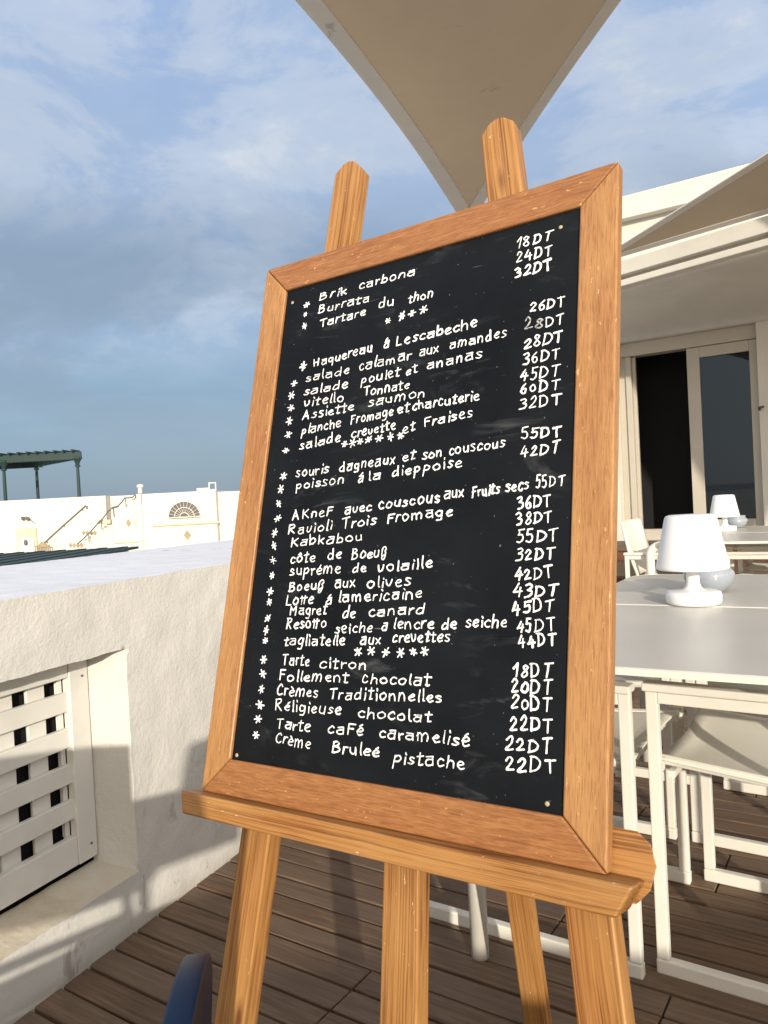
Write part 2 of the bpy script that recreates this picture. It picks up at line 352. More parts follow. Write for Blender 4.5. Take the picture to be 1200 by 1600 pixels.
patch(bm, (wp(RS0, 0, RZ1), wp(RS1, 0, RZ1), wp(.366, RD, RZ1), wp(RS0, RD, RZ1)), 110, 10)
bmesh.ops.remove_doubles(bm, verts=bm.verts, dist=.0004)
add('wall_face', bm, M['wall'], wall, smooth=True)
bm = bmesh.new(); patch(bm, (wp(RS0, 0, RZ0), wp(RS1, 0, RZ0), wp(.366, RD, RZ0 + .028), wp(RS0, RD, RZ0 + .028)), 110, 12)
add('recess_sill', bm, M['sill'], wall, smooth=True)
bm = bmesh.new()
patch(bm, (wp(-1.5, 0, ZT), wp(1.6, 0, ZT), wp(1.6, 1.07, ZT), wp(-1.5, 1.07, ZT)), 200, 60, .0025)
patch(bm, (wp(1.6, 0, ZT), wp(6.6, 0, ZT), wp(6.6, 1.07, ZT), wp(1.6, 1.07, ZT)), 80, 12, .0025)
patch(bm, (wp(-1.5, 1.07, ZT), wp(6.6, 1.07, ZT), wp(6.6, 1.07, -6), wp(-1.5, 1.07, -6)), 60, 20, .0025)
patch(bm, (wp(6.6, 0, -.03), wp(6.6, 1.07, -.03), wp(6.6, 1.07, ZT), wp(6.6, 0, ZT)), 6, 6, .0025)
patch(bm, (wp(-1.5, 0, -.03), wp(-1.5, 1.07, -.03), wp(-1.5, 1.07, ZT), wp(-1.5, 0, ZT)), 6, 6, .0025)
add('coping', bm, M['coping'], wall, smooth=True)
lat = thing('lattice_grille', 'white painted wooden lattice grille set in the recess of the parapet wall', 'grille', wp(-.3, RD, .15))
LM = frame_mat(wp(0, RD + .004, 0), WD, Vector((0, 0, 1)), WN)       # local x along the wall, y up, z out of the wall
def latpart(name, bm_): return add(name, bm_, M['lat'], lat, LM)
def lbox(s0, s1, z0, z1, w0, w1): return bbox(s0, s1, z0, z1, w0, w1, .0018, 1)
latpart('stile', lbox(.303, .366, .196, .760, -.004, .022)); latpart('bottom_rail', lbox(-.95, .3025, .196, .272, -.002, .019))
latpart('top_rail', lbox(-.95, .3025, .684, .744, -.002, .019))
for k in range(13):
    c = .2665 - .0955 * k
    latpart('lattice_slat', lbox(c + .0205, c + .0755 if k else .302, .25, .70, -.014, -.004))
latpart('lattice_slat', lbox(.2875, .3025, .27, .70, -.018, -.0145))
for k in range(4): latpart('lattice_slat', lbox(-.95, .306, .3155 + .093 * k, .3665 + .093 * k + .0, -.003, .012))
bm = bmesh.new()
for z in (.679, .235):
    bm = bmesh.new(); bmesh.ops.create_uvsphere(bm, u_segments=10, v_segments=6, radius=.0035, matrix=Matrix.Translation((.345, z, .0225)))
    latpart('nail_head', bm).data.materials[0] = M['iron']
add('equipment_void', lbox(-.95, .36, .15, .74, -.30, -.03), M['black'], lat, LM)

# ------------------------------------------------------------------ easel
BO = Vector((-1.002, .899, .621)); BU = Vector((1, -.004, .022)).normalized(); BV = Vector((-.02, .267, .963)); BV = (BV - BU * BV.dot(BU)).normalized(); BN = BU.cross(BV)
BM = frame_mat(BO, BU, BV, BN); BW, BH = .70, .983
def bpt(u, v, w): return BO + BU * u + BV * v + BN * w
easel = thing('easel', 'oiled pine A-frame easel with three front legs and one rear leg on the deck', 'easel', (-.62, .95, 0))
def vfloor(w, u): return -(BO.z + BN.z * w + BU.z * u) / BV.z
def pbeam(name, a, b_, wid, th, up=BN, w=.003, ends=None):
    Wm, L = beam_mat(a, b_, up); bm = bmesh.new()
    if ends == 'round':   # shaped top end
        pts = [(0, -wid / 2), (L - wid * .35, -wid / 2), (L - .004, -wid * .22), (L, 0), (L - .004, wid * .22), (L - wid * .35, wid / 2), (0, wid / 2)]
        bm.free(); bm = prism(pts, -th / 2, th / 2, w, 2)
    else: box(bm, 0, L, -wid / 2, wid / 2, -th / 2, th / 2); bev(bm, w, 2)
    return add(name, bm, M['pine'], easel, Wm)
WL = -.045
for fu, top in ((lambda v: .110 + .040 * v, 1.195), (lambda v: .660 - .158 * v, 1.165)):
    vb = vfloor(WL, fu(-.65)) + .004
    pbeam('front_leg', bpt(fu(vb), vb, WL), bpt(fu(top), top, WL), .062, .034, ends='round')
fm = lambda v: .389 - .065 * v
vb = vfloor(WL, fm(-.65)) + .004
pbeam('centre_mast', bpt(fm(vb), vb, WL), bpt(fm(.93), .93, WL), .060, .034)
hinge = bpt(.335, .93, -.085); p2 = onplane(830, 1520, BO + BU * .35, BU); dr = (p2 - hinge); foot = hinge + dr * (hinge.z / -dr.z) * .999
pbeam('rear_leg', foot, hinge, .050, .030, Vector((0, -1, .4)).normalized())
Wb, Lb = beam_mat(bpt(.09, .62, -.077), bpt(.60, .62, -.077), BN); add('cross_bar', bbox(0, Lb, -.03, .03, -.012, .012, .003), M['pine'], easel, Wb)
ledge = add('ledge', prism([(-.017, -.0003), (-.008, -.036), (.720, -.038), (.740, -.0003)], -.024, .030, .0035, 2), M['pine'], easel, BM)
add('ledge_backing', prism([(.012, .052), (.728, .052), (.744, .040), (.751, .016), (.744, -.012), (.728, -.030), (.020, -.030)], -.0275, -.024 - .001, .001, 1), M['pine'], ledge, BM)
# ------------------------------------------------------------------ chalkboard
board = thing('menu_chalkboard', 'black menu chalkboard in an orange hardwood frame standing on the pine easel', 'chalkboard', mat=Matrix.Translation(BO) @ BM.to_3x3().to_4x4())
FW, FT = .058, .022
def miter(name, L, a, b_, c_):
    """frame bar of length L in local x, bevelled; a = origin corner, b_ = direction, c_ = inward direction"""
    inset = .0007
    bm = prism([(inset, 0), (L - inset, 0), (L - FW - inset, FW), (FW + inset, FW)], -FT, 0, .0030, 3)
    x = b_; yv = c_; z = BN if x.cross(yv).dot(BN) > 0 else BN
    Wm = frame_mat(a, x, yv, x.cross(yv))
    if x.cross(yv).dot(BN) < 0:
        Wm = Wm @ Matrix.Diagonal((1, 1, -1, 1))
    return add(name, bm, M['framep' if 'stile' in name else 'frame'], board, Wm)
miter('frame_rail', BW, bpt(0, 0, 0), BU, BV); miter('frame_rail', BW, bpt(BW, BH, 0), -BU, -BV)
miter('frame_stile', BH, bpt(BW, 0, 0), BV, -BU); miter('frame_stile', BH, bpt(0, BH, 0), -BV, BU)
PW = -.006
panel = add('slate_panel', bbox(FW - .008, BW - FW + .008, FW - .008, BH - FW + .008, -.016, PW), M['slate'], board, BM)
def bcoord(px, py, w=PW):
    P = onplane(px, py, BO + BN * w, BN) - BO; return P.dot(BU), P.dot(BV)
for px, py in ((457, 473), (876, 355), (855, 1256), (370, 1180)):
    u, v = bcoord(px, py); add('screw', lathe([(0, .0012), (.0022, .0012), (.0032, .0004), (.0034, -.001)], 14), M['screw'], panel, BM @ Matrix.Translation((u, v, PW)), smooth=True)

# ---- handwriting: one-line letter shapes, x-height 1, capitals 1.6; each stroke is points joined by a smooth or a straight (!) line
G = {
'a': (.82, "!.14,1.0 .66,1.03|!.66,1.0 .68,.0|.66,.66 .28,.66 .06,.34 .20,.02 .48,.04 .66,.22"),
'a2': (.82, ".62,.82 .35,.95 .08,.6 .12,.15 .4,.05 .62,.5 .64,.9 .64,.3 .74,.02"),
'b': (.75, "!.08,1.6 .08,.05|.08,.6 .35,.95 .62,.6 .5,.12 .08,.08"),
'c': (.68, ".58,.82 .35,1.0 .08,.6 .14,.12 .4,0 .6,.15"),
'd': (.80, ".58,.8 .30,.9 .08,.5 .15,.08 .42,.05 .6,.4|!.62,1.6 .64,.02"),
'e': (.70, ".10,.5 .40,.55 .58,.75 .40,1.0 .14,.78 .08,.35 .30,.0 .60,.12"),
'f': (.60, ".55,1.45 .38,1.6 .25,1.3 .22,.6 .2,0|!.02,.85 .48,.9"),
'F': (.72, "!.12,1.5 .10,0|!.12,1.5 .66,1.55|!.10,.85 .52,.88"),
'g': (.80, ".60,.85 .30,1.0 .08,.6 .25,.15 .55,.3 .62,.9|.62,.95 .62,0 .5,-.5 .15,-.5"),
'h': (.75, "!.10,1.6 .08,0|.09,.5 .30,.95 .55,.85 .58,.4 .60,0"),
'i': (.34, "!.16,.92 .15,0|!.18,1.36 .15,1.56"),
'j': (.4, ".2,.95 .2,-.3 0,-.5"),
'k': (.72, "!.10,1.6 .08,0|!.56,.95 .10,.42|!.22,.52 .60,0"),
'K': (.85, "!.12,1.5 .10,0|!.70,1.45 .12,.68|!.26,.8 .74,0"),
'l': (.34, ".16,1.65 .15,.5 .16,.05 .24,0"),
'L': (.78, "!.16,1.5 .10,.02|!.10,.02 .66,.06"),
'm': (1.15, "!.10,.95 .08,0|.09,.6 .30,.98 .50,.7 .50,0|.51,.6 .75,.98 .95,.7 .96,0"),
'n': (.78, "!.10,.95 .08,0|.09,.55 .32,.98 .58,.75 .60,0"),
'o': (.78, ".38,1.0 .10,.7 .12,.2 .38,0 .64,.28 .62,.75 .36,1.0"),
'p': (.78, "!.12,.95 .08,-.7|.12,.8 .38,1.0 .62,.65 .45,.2 .12,.2"),
'q': (.8, ".58,.85 .30,1.0 .08,.6 .25,.15 .55,.3 .6,.9|!.62,.95 .62,-.65"),
'r': (.55, "!.10,.95 .08,0|.09,.55 .25,.9 .48,.92"),
's': (.66, ".56,.88 .30,1.0 .14,.78 .35,.52 .54,.28 .35,.02 .08,.10"),
't': (.60, "!.25,1.45 .22,0|!.02,1.05 .55,1.1|.22,.1 .3,0 .5,.05"),
'u': (.78, ".10,.95 .10,.3 .30,.02 .56,.2 .60,.95|!.60,.95 .62,0"),
'v': (.68, ".08,.95 .14,.25 .30,.02 .52,.4 .56,.95"),
'x': (.68, "!.08,.95 .58,.02|!.58,.98 .06,0"),
'A': (.95, "!.08,0 .42,1.5|!.42,1.5 .78,0|!.20,.5 .66,.52"),
'B': (.90, "!.12,1.5 .10,0|.10,1.5 .50,1.5 .60,1.15 .12,.82|.12,.82 .62,.75 .72,.35 .45,.02 .08,0"),
'C': (.85, ".70,1.25 .42,1.5 .12,.95 .15,.25 .45,0 .75,.2"),
'D': (1.0, "!.12,1.5 .10,0|.04,1.5 .50,1.45 .82,.9 .65,.25 .10,.0"),
'M': (1.15, "!.10,0 .14,1.4|!.14,1.4 .50,.75|!.50,.75 .86,1.45|!.86,1.45 .90,0"),
'R': (.90, "!.12,1.5 .10,0|.10,1.5 .55,1.5 .62,1.1 .12,.75|!.20,.78 .72,0"),
'T': (.85, "!.42,1.5 .40,0|!.05,1.46 .80,1.55"),
'1': (.62, "!.04,.95 .42,1.5|!.42,1.5 .34,0"),
'2': (.82, ".10,1.1 .35,1.5 .60,1.15 .40,.6 .12,.1 .18,.03 .70,.12"),
'3': (.80, ".10,1.35 .42,1.5 .58,1.15 .30,.85|.30,.85 .64,.65 .55,.15 .10,.05"),
'4': (.90, "!.42,1.5 .08,.55|!.08,.55 .78,.62|!.62,1.05 .56,0"),
'5': (.80, "!.18,1.5 .16,.9|.16,.9 .55,.9 .62,.4 .40,.02 .08,.12|!.18,1.5 .68,1.52"),
'6': (.80, ".52,1.5 .20,1.0 .10,.4 .30,.02 .60,.2 .58,.7 .30,.75 .14,.45"),
'8': (.80, ".58,1.25 .35,1.5 .15,1.2 .40,.8 .62,.35 .35,0 .10,.3 .38,.78 .58,1.25"),
'0': (.82, ".38,1.15 .12,.8 .14,.25 .40,.02 .64,.35 .60,.9 .38,1.15"),
'*': (.80, "!.12,.10 .62,.92|!.60,.15 .16,.90|!.05,.52 .70,.56"),
'-': (.8, "!.05,.5 .6,.5"),
}
ACC = {'é': ('e', "!.30,1.2 .50,1.45"), 'è': ('e', "!.45,1.2 .25,1.45"), 'à': ('a', "!.45,1.25 .25,1.5"), 'á': ('a', "!.30,1.25 .50,1.5"), 'ô': ('o', "!.18,1.2 .38,1.45|!.38,1.45 .58,1.2")}
ACC['É'] = ('e', "!.30,1.2 .50,1.5"); G['V'] = G['v']; G['E'] = G['e']; G['z'] = G['2']
G['H'] = (.95, "!.10,1.4 .12,0|!.72,1.4 .70,0|!.12,.75 .72,.8")
G['ß'] = (.85, ".10,.1 .12,1.3 .40,1.6 .62,1.2 .45,.85 .60,.4 .45,-.5 .12,-.5 .2,-.1 .55,.35")   # the looped f of 'Boeuf'
G['†'] = (.95, "!.25,1.4 .22,0|!.65,1.45 .58,0|!.02,1.0 .92,1.12")   # crossed double t
G['q'] = G['q']
def strokes(ch):
    if ch in ACC:
        b_, acc = ACC[ch]; w, s = G[b_]; return w, s + '|' + acc
    return G[ch] if ch in G else G[ch.lower()]
def catmull(P, k=5):
    if len(P) < 3: return P
    Q = [P[0]] + P + [P[-1]]; out = []
    for i in range(1, len(Q) - 2):
        p0, p1, p2, p3 = Q[i - 1:i + 3]
        for j in range(k):
            t_ = j / k; out.append(tuple(.5 * (2 * p1[a] + (p2[a] - p0[a]) * t_ + (2 * p0[a] - 5 * p1[a] + 4 * p2[a] - p3[a]) * t_ ** 2 + (3 * p1[a] - p0[a] - 3 * p2[a] + p3[a]) * t_ ** 3) for a in (0, 1)))
    out.append(P[-1]); return out
JZ = [0]
def ribbon(bm, pts, hw):
    """a raised pen stroke on the panel, rounded at both ends"""
    pts = [Vector((x, y)) for x, y in pts]; JZ[0] = (JZ[0] + 1) % 17; h = .00022 + JZ[0] * .000011
    d0 = (pts[1] - pts[0]).normalized(); d1 = (pts[-1] - pts[-2]).normalized()
    ex = [(pts[0] - d0 * hw * .95, .35), (pts[0] - d0 * hw * .6, .8)] + [(p, 1.0) for p in pts] + [(pts[-1] + d1 * hw * .6, .8), (pts[-1] + d1 * hw * .95, .35)]
    rings = []; seedv = random.uniform(0, 50)
    for i, (p, s) in enumerate(ex):
        a, b_ = ex[max(i - 1, 0)][0], ex[min(i + 1, len(ex) - 1)][0]; d = (b_ - a).normalized() if (b_ - a).length > 1e-7 else d0
        n = Vector((-d.y, d.x)); w = hw * s * (1.02 + .55 * noise.noise(Vector((seedv + i * .38, 0, 0))))
        hh = PW + h + i * 1e-7
        rings.append([bm.verts.new((p.x + n.x * w * q, p.y + n.y * w * q, z)) for q, z in ((-1, PW - .0001), (-.75, hh), (.75, hh), (1, PW - .0001))])
    for a, b_ in zip(rings, rings[1:]):
        for k in range(3): bm.faces.new((a[k], a[k + 1], b_[k + 1], b_[k]))
def word(bm, txt, A, B, h, bold=1.0, hw=.00117):
    """write txt from pixel A to pixel B of the panel, x-height h metres"""
    wid = sum(strokes(c)[0] for c in txt) - .1; ax = (B - A); L = ax.length; ax /= L; up = Vector((-ax.y, ax.x)) * .6 + Vector((0, 1)) * .4; up.normalize()
    sc = L / wid; x = 0
    for c in txt:
        w, s = strokes(c); jit = random.uniform(-.09, .09) * h; sl = random.uniform(-.06, .16); hs = h * random.uniform(.86, 1.14); lw = random.uniform(.84, 1.22)
        for st in s.split('|'):
            straight = st.startswith('!'); st = st.lstrip('!'); P = [tuple(float(q) for q in p.split(',')) for p in st.split()]
            P = [(px + random.uniform(-.05, .05), py + random.uniform(-.05, .05)) for px, py in P]
            if not straight: P = catmull(P)
            else:
                mx_, my_ = (P[0][0] + P[1][0]) / 2 + random.uniform(-.03, .03), (P[0][1] + P[1][1]) / 2; P = [P[0], (mx_, my_), P[1]]
            out = []
            for px, py in P:
                q = A + ax * ((x + px * .84) * sc + py * hs * sl) + up * (py * hs + jit); out.append((q.x, q.y))
            ribbon(bm, out, hw * bold * lw * random.uniform(.9, 1.1))
        x += w
ZOOM = {'A': (400, 320, 2.4), 'B': (400, 640, 2.4), 'D': (370, 960, 2.2642)}
def zp(reg, x, y): ox, oy, s = ZOOM[reg]; return Vector(bcoord(ox + x / s, oy + y / s))
ROWS = [
 ('A', '*190,375', 'Brik 237,360 345,330', 'carbona 385,316 598,262', 'P18DT 975,164 1112,128'),
 ('A', '*185,411,.5', 'Burrata 232,408 428,360', 'P24DT 975,217 1112,185'),
 ('A', '*182,455', 'Tartare 238,460 412,412', 'du 458,388 518,374', 'thon 570,368 665,345', 'P32DT 970,275 1110,242 1.4'),
 ('A', '*495,435', '*547,417,1.1,1.3', '*585,407', '*628,393'),
 ('A', '*177,605,1.2,1.4', 'Haquereau 214,608 438,548 1.15', 'á 478,540 500,533 1.2', 'Lescabeche 524,530 830,455 1.15', 'P26DT 1025,400 1160,378'),
 ('A', '*143,670', 'salade 185,665 352,632', 'calamar 385,622 582,577', 'aux 612,568 685,552', 'amandes 725,540 940,494', 'p28 1005,468 1080,458', 'P-DT 1085,460 1155,445'),
 ('A', '*133,715', 'Salade 178,715 345,683', 'poulet 392,673 540,640', 'et 560,640 608,625', 'ananas 640,617 848,572', 'P28DT 1003,540 1152,510 1.15'),
 ('A', '*131,762', 'vitello 178,757 333,735', 'Tonnate 402,716 575,690', 'P36DT 998,600 1140,575'),
 ('A', '*125,811', 'ASSiette 173,806 368,770', 'saumon 420,757 638,717', 'P45DT 988,662 1140,640'),
 ('A', '*121,862', 'planche 170,860 318,832', 'Fromage 355,822 515,790', 'et 530,785 575,773', 'charcuterie 585,770 838,730', 'P60DT 988,708 1140,690'),
 ('A', '*112,922', 'salade 162,918 318,885', 'crevette 358,874 525,840', 'et 550,862 598,842', 'Fraises 630,833 815,792', 'P32DT 985,768 1145,745'),
 ('A', '*332,897', '*362,893', '*390,887', '*422,880', '*462,876', '*505,870', '*542,866'),
 ('B', '*103,250', 'souris 148,253 272,237', 'dagneaux 312,233 522,200', 'et 548,194 598,185', 'son 622,188 700,175', 'couscous 722,170 935,138', 'P55DT 993,112 1145,98'),
 ('B', '*93,298', 'poisson 148,298 332,275', 'á 382,275 402,271', 'la 420,265 470,257', 'dieppoise 508,250 775,212', 'P42DT 988,182 1138,160'),
 ('B', '*85,353', 'AKneF 135,412 288,395', 'avec 330,392 435,378', 'couscous 460,372 692,345 1.1', 'aux 705,335 780,327', 'Fruits 810,328 915,312 1.15', 'secs 935,306 1025,298', 'p55DT 1048,296 1160,280'),
 ('B', '*82,408', 'Ravioli 120,468 285,450', 'Trois 322,445 452,430 1.1', 'Fromage 490,425 740,395 1.1', 'P36DT 980,375 1108,360'),
 ('B', '*70,462', 'Kabkabou 128,515 402,490', 'P38DT 975,435 1112,420'),
 ('B', '*68,510', 'côte 128,575 222,568', 'de 268,562 322,558', 'Boeuß 358,560 495,548', 'P55DT 975,502 1135,488'),
 ('B', '*64,565,1,.6', 'supréme 125,623 318,612', 'de 360,612 415,608', 'volaille 455,608 665,592', 'P32DT 972,568 1120,560'),
 ('B', '*60,622', 'Boeuß 122,680 258,672', 'aux 295,670 372,665', 'olives 415,668 582,658', 'P42DT 968,640 1115,628'),
 ('B', '*53,682', 'Lo†e 112,735 215,727', 'á 262,730 285,727', 'lamericaine 308,722 625,705', 'P43DT 962,705 1132,695 1.15'),
 ('B', '*50,722', 'Magret 125,770 265,768', 'de 322,783 375,778', 'canard 420,775 635,765', 'P45DT 960,770 1120,752 1.1'),
 ('B', '*44,782', 'Reso†o 112,820 265,818', 'seiche 295,838 438,835', 'a 470,828 492,828', 'lencre 515,822 668,820', 'de 695,823 755,820', 'seiche 785,815 942,815', 'p45DT 978,835 1125,825'),
 ('B', '*38,828', '*35,866', 'tagliatelle 105,883 335,882', 'aux 390,880 468,878', 'crevettes 510,873 728,868', 'P44DT 982,892 1127,882 1.15'),
 ('B', '*383,908', '*432,905', '*487,910', '*542,912', '*590,908', '*632,906'),
 ('D', '*95,160,1.1,1.2', 'Tarte 160,178 258,181', 'citron 292,190 462,193'),
 ('D', '*92,210', 'Follement 150,233 395,240', 'chocolat 442,242 685,252', 'P18DT 978,220 1115,222 1.2'),
 ('D', '*87,265', 'Crèmes 140,285 288,292', 'Traditionnelles 325,298 728,310', 'P20DT 968,275 1115,280 1.1'),
 ('D', '*82,320,1.2', 'Réligieuse 135,338 370,355', 'chocolat 428,365 690,380', 'P20DT 968,330 1115,345'),
 ('D', '*75,370', 'Tarte 140,402 260,415', 'caFé 320,417 450,430', 'caramelisé 502,435 825,465', 'P22DT 965,410 1120,415 1.1'),
 ('D', '*68,427', 'Crème 135,452 262,475', 'Bruleé 335,488 505,505', 'pistache 552,525 808,545', 'P22DT 948,480 1118,488 1.15'),
 ('D', 'P22DT 948,552 1130,562 1.15',),
]
def put(name, bm, mt='chalk', label=None):
    o = add(name, bm, M[mt], panel, BM)
    if label: o['label'] = label
for r in ROWS:
    reg = r[0]
    for it in r[1:]:
        bm = bmesh.new()
        if it[0] == '*':
            q = [float(x) for x in it[1:].split(',')]; sc = q[2] if len(q) > 2 else 1; bo = q[3] if len(q) > 3 else 1
            c = zp(reg, q[0], q[1]); s = .0066 * sc; JA = random.uniform(-.3, .3)
            for k in range(3):
                a = JA + k * math.pi / 3 + random.uniform(-.15, .15); d = Vector((math.cos(a), math.sin(a))) * s * random.uniform(.65, 1.2)
                ribbon(bm, [c - d, c + d * .1, c + d], .00135 * bo)
            put('asterisk', bm); continue
        fields = it.split(); txt = fields[0]; A = zp(reg, *map(float, fields[1].split(','))); B = zp(reg, *map(float, fields[2].split(',')))
        bold = float(fields[3]) if len(fields) > 3 else 1.0; big = .0108
        if txt[0] in 'Pp' and len(txt) > 1 and (txt[1].isdigit() or txt[1] == '-'):
            if txt[1] == '-': word(bm, txt[2:], A, B, big, bold); put('price', bm)
            elif txt[0] == 'p' and txt[3:] == '': word(bm, txt[1:], A, B, big * 1.05, 1.3); put('price', bm, 'faded', 'half wiped grey price')
            elif txt[0] == 'p':
                word(bm, txt[1:3], A, A * .60 + B * .40, big, 1.05); put('price', bm)
                fb = bmesh.new(); word(fb, txt[3:], A * .55 + B * .45, B, big * .95, .9); put('price', fb, 'chalk')
            else: word(bm, txt[1:], A, B, big, bold * 1.08); put('price', bm)
        else: word(bm, txt, A, B, .0102, bold); put('written_word', bm)

# ------------------------------------------------------------------ chairs, tables, lamps
def roundpoly(x0, x1, y0, y1, rs, n=10):
    """rectangle with corner radii rs = (ll, lr, ur, ul)"""
    out = []
    for (cx, cy, a0), r in zip(((x0, y0, 180), (x1, y0, 270), (x1, y1, 0), (x0, y1, 90)), rs):
        ccx = cx + (r if cx == x0 else -r); ccy = cy + (r if cy == y0 else -r)
        for k in range(n + 1):
            a = R(a0 + 90 * k / n); out.append((ccx + r * math.cos(a), ccy + r * math.sin(a)))
            if r < .001: break
    return out
CW, CD, AH = .50, .60, .655    # chair width, depth, arm height; local: front at x=0 looking +x, back at x=-CD, y 0..CW
def make_chair(label, loc, rz, group):
    t_ = thing('sling_armchair', label, 'chair', loc, rz, group)
    T = lambda *a: Matrix.Translation(a)
    for yy in (0, CW - .022):
        add('side_post', bbox(-.027, 0, yy, yy + .022, .034, AH - .012, .003), M['alu'], t_, local=T(0, 0, 0))
        add('side_post', bbox(-CD, -CD + .027, yy, yy + .022, .034, AH - .012, .003), M['alu'], t_, local=T(0, 0, 0))
        add('sled', bbox(-CD - .0015, .0015, yy - .0015, yy + .0235, 0, .0335, .004), M['alu'], t_, local=T(0, 0, 0))
        add('arm_bar', bbox(-CD + .027, -.027, yy, yy + .022, AH - .040, AH - .012, .002), M['alu'], t_, local=T(0, 0, 0))
        y0 = yy - .012 if yy == 0 else yy - .010
        add('armrest', bbox(-CD - .004, .004, y0, y0 + .046, AH - .012, AH + .006, .004, 3), M['alu'], t_, local=T(0, 0, 0))
        ym = yy + .030 if yy == 0 else yy - .022
        bm = bmesh.new(); tube(bm, [(.0 - .004, ym, .478), (-.30, ym, .455), (-.53, ym, .432)], .011, 8); box(bm, -.026, -.010, min(yy + .02, ym), max(yy + .004, ym), .455, .472)
        add('seat_rail', bm, M['alu'], t_, local=T(0, 0, 0), smooth=False)
        bm = bmesh.new(); tube(bm, [(-.50, ym, .43), (-.575, ym, .66), (-.615, ym, .86)], .011, 8); add('back_upright', bm, M['alu'], t_, local=T(0, 0, 0), smooth=True)
    bm = bmesh.new(); g = []
    for i in range(15):
        x = -.004 - .53 * i / 14; zz = .482 - .046 * i / 14
        g.append([bm.verts.new((x - (.018 * math.cos((j / 10 - .5) * math.pi) if i == 0 else 0) , .022 + (CW - .044) * j / 10, zz + .006 - .020 * math.sin(math.pi * j / 10) * (1 if i else .5))) for j in range(11)])
    for a, b_ in zip(g, g[1:]):
        for j in range(10): bm.faces.new((a[j], a[j + 1], b_[j + 1], b_[j]))
    s = add('seat', bm, M['sling'], t_, local=T(0, 0, 0), smooth=True); md = s.modifiers.new('thickness', 'SOLIDIFY'); md.thickness = .005
    bm = bmesh.new(); g = []
    for i in range(11):
        f = i / 10; x = -.523 - .092 * f; zz = .50 + .37 * f
        g.append([bm.verts.new((x - .03 * math.sin(math.pi * j / 10), .022 + (CW - .044) * j / 10, zz)) for j in range(11)])
    for a, b_ in zip(g, g[1:]):
        for j in range(10): bm.faces.new((a[j], a[j + 1], b_[j + 1], b_[j]))
    s = add('backrest', bm, M['sling'], t_, local=T(0, 0, 0), smooth=True); md = s.modifiers.new('thickness', 'SOLIDIFY'); md.thickness = .006
    bm = bbox(-.55, -.528, .03, CW - .03, .435, .457, .002); add('cross_tube', bm, M['alu'], t_, local=T(0, 0, 0))
    bm = bbox(-.050, -.034, .03, CW - .03, .440, .456, .002); add('cross_tube', bm, M['alu'], t_, local=T(0, 0, 0))
    return t_
GC = 'white sling armchairs at the terrace tables'
chairs = [('white sling armchair left under the near table, mostly behind the chalkboard', (-.504, 1.70), 0),
 ('white sling armchair at the right edge under the near table beside its twin', (-.474, 2.245), 179),
 ('white sling armchair in the second row, left side, deeper beneath the joined tables', (-.600, 2.44), 0),
 ('white sling armchair in the second row, right side, deeper beneath the joined tables', (-.545, 2.95), 179)]
c0 = make_chair(chairs[0][0], (chairs[0][1][0], chairs[0][1][1], 0), 0, GC)
ALLCH = [o for o in bpy.data.objects if o.parent == c0]
def place(label, x, y_, deg, sc=1):
    c = copy_tree(c0); c.location = (x, y_, 0); c.rotation_euler = (0, 0, R(deg)); c['label'] = label; return c
for lb, (x, y_), dg in chairs[1:]: place(lb, x, y_, dg)
place('far white sling armchair facing right behind the near lamp, its backrest raised above the arm', -.93, 5.2, 0)
place('far white sling armchair at the right edge under the background table', -.905, 5.72, 180)
place('farthest white sling armchair on the right side of the background table', -.95, 6.47, 180)
def make_table(label, x, y_, w, d, corners, legs, rz, group, lr=.0215):
    t_ = thing('terrace_table', label, 'table', (x, y_, 0), rz, group)
    rs = [.11 if c in corners else .004 for c in ('ll', 'lr', 'ur', 'ul')]
    add('tabletop', prism(roundpoly(.006, w - .006, .006, d - .006, rs), .7262, .740, .001, 1), M['top'], t_, local=Matrix())
    bm = bmesh.new(); P = roundpoly(0, w, 0, d, rs); Q = roundpoly(.0062, w - .0062, .0062, d - .0062, rs); n = len(P)
    va = [bm.verts.new((p[0], p[1], .7255)) for p in P]; vb_ = [bm.verts.new((p[0], p[1], .7385)) for p in P]; vc = [bm.verts.new((q[0], q[1], .7405)) for q in Q]; vd = [bm.verts.new((q[0], q[1], .7255)) for q in Q]
    for i in range(n):
        j = (i + 1) % n
        for A_, B_ in ((va, vb_), (vb_, vc), (vd, va), (vc, vd)): bm.faces.new((A_[i], A_[j], B_[j], B_[i]))
    add('table_edge', bm, M['alu'], t_, local=Matrix())
    bm = bmesh.new()
    for yy in (.22, d - .25): box(bm, .10, w - .10, yy, yy + .03, .706, .7260)
    box(bm, .10, .13, .251, d - .251, .707, .7255); box(bm, w - .13, w - .10, .251, d - .251, .707, .7255)
    add('apron', bm, M['alu'], t_, local=Matrix())
    for cx, cy, dx in legs:
        bm = bmesh.new(); pts = [(cx, cy, 0), (cx, cy, .64)]
        for k in range(1, 8):
            a = R(90 * k / 7); pts.append((cx + dx * .075 * (1 - math.cos(a)), cy, .64 + .072 * math.sin(a)))
        pts.append((cx + dx * .10, cy, .712)); tube(bm, pts, lr, 16); add('leg', bm, M['alu'], t_, local=Matrix(), smooth=True)
    return t_
TW, TD = .70, .85; GT = 'terrace tables with stone grey tops'
make_table('near grey topped white table just right of the chalkboard', -.815, 1.512, TW, TD, ('ll',), ((-.040, .10, 1), (TW + .04, .10, -1)), R(3), GT)
make_table('second grey topped table holding the larger looking lamp, behind the near table', -.862, 2.364, TW, TD, ('ul',), ((.04, TD - .1, 1), (TW - .04, TD - .1, -1)), R(3), GT)
make_table('background grey topped table with bent tube leg in front of the terrace steps', -1.27, 5.02, TW + .15, TD, ('ll',), ((-.075, .14, 1), (TW + .22, .14, -1)), R(1.5), GT, .028)
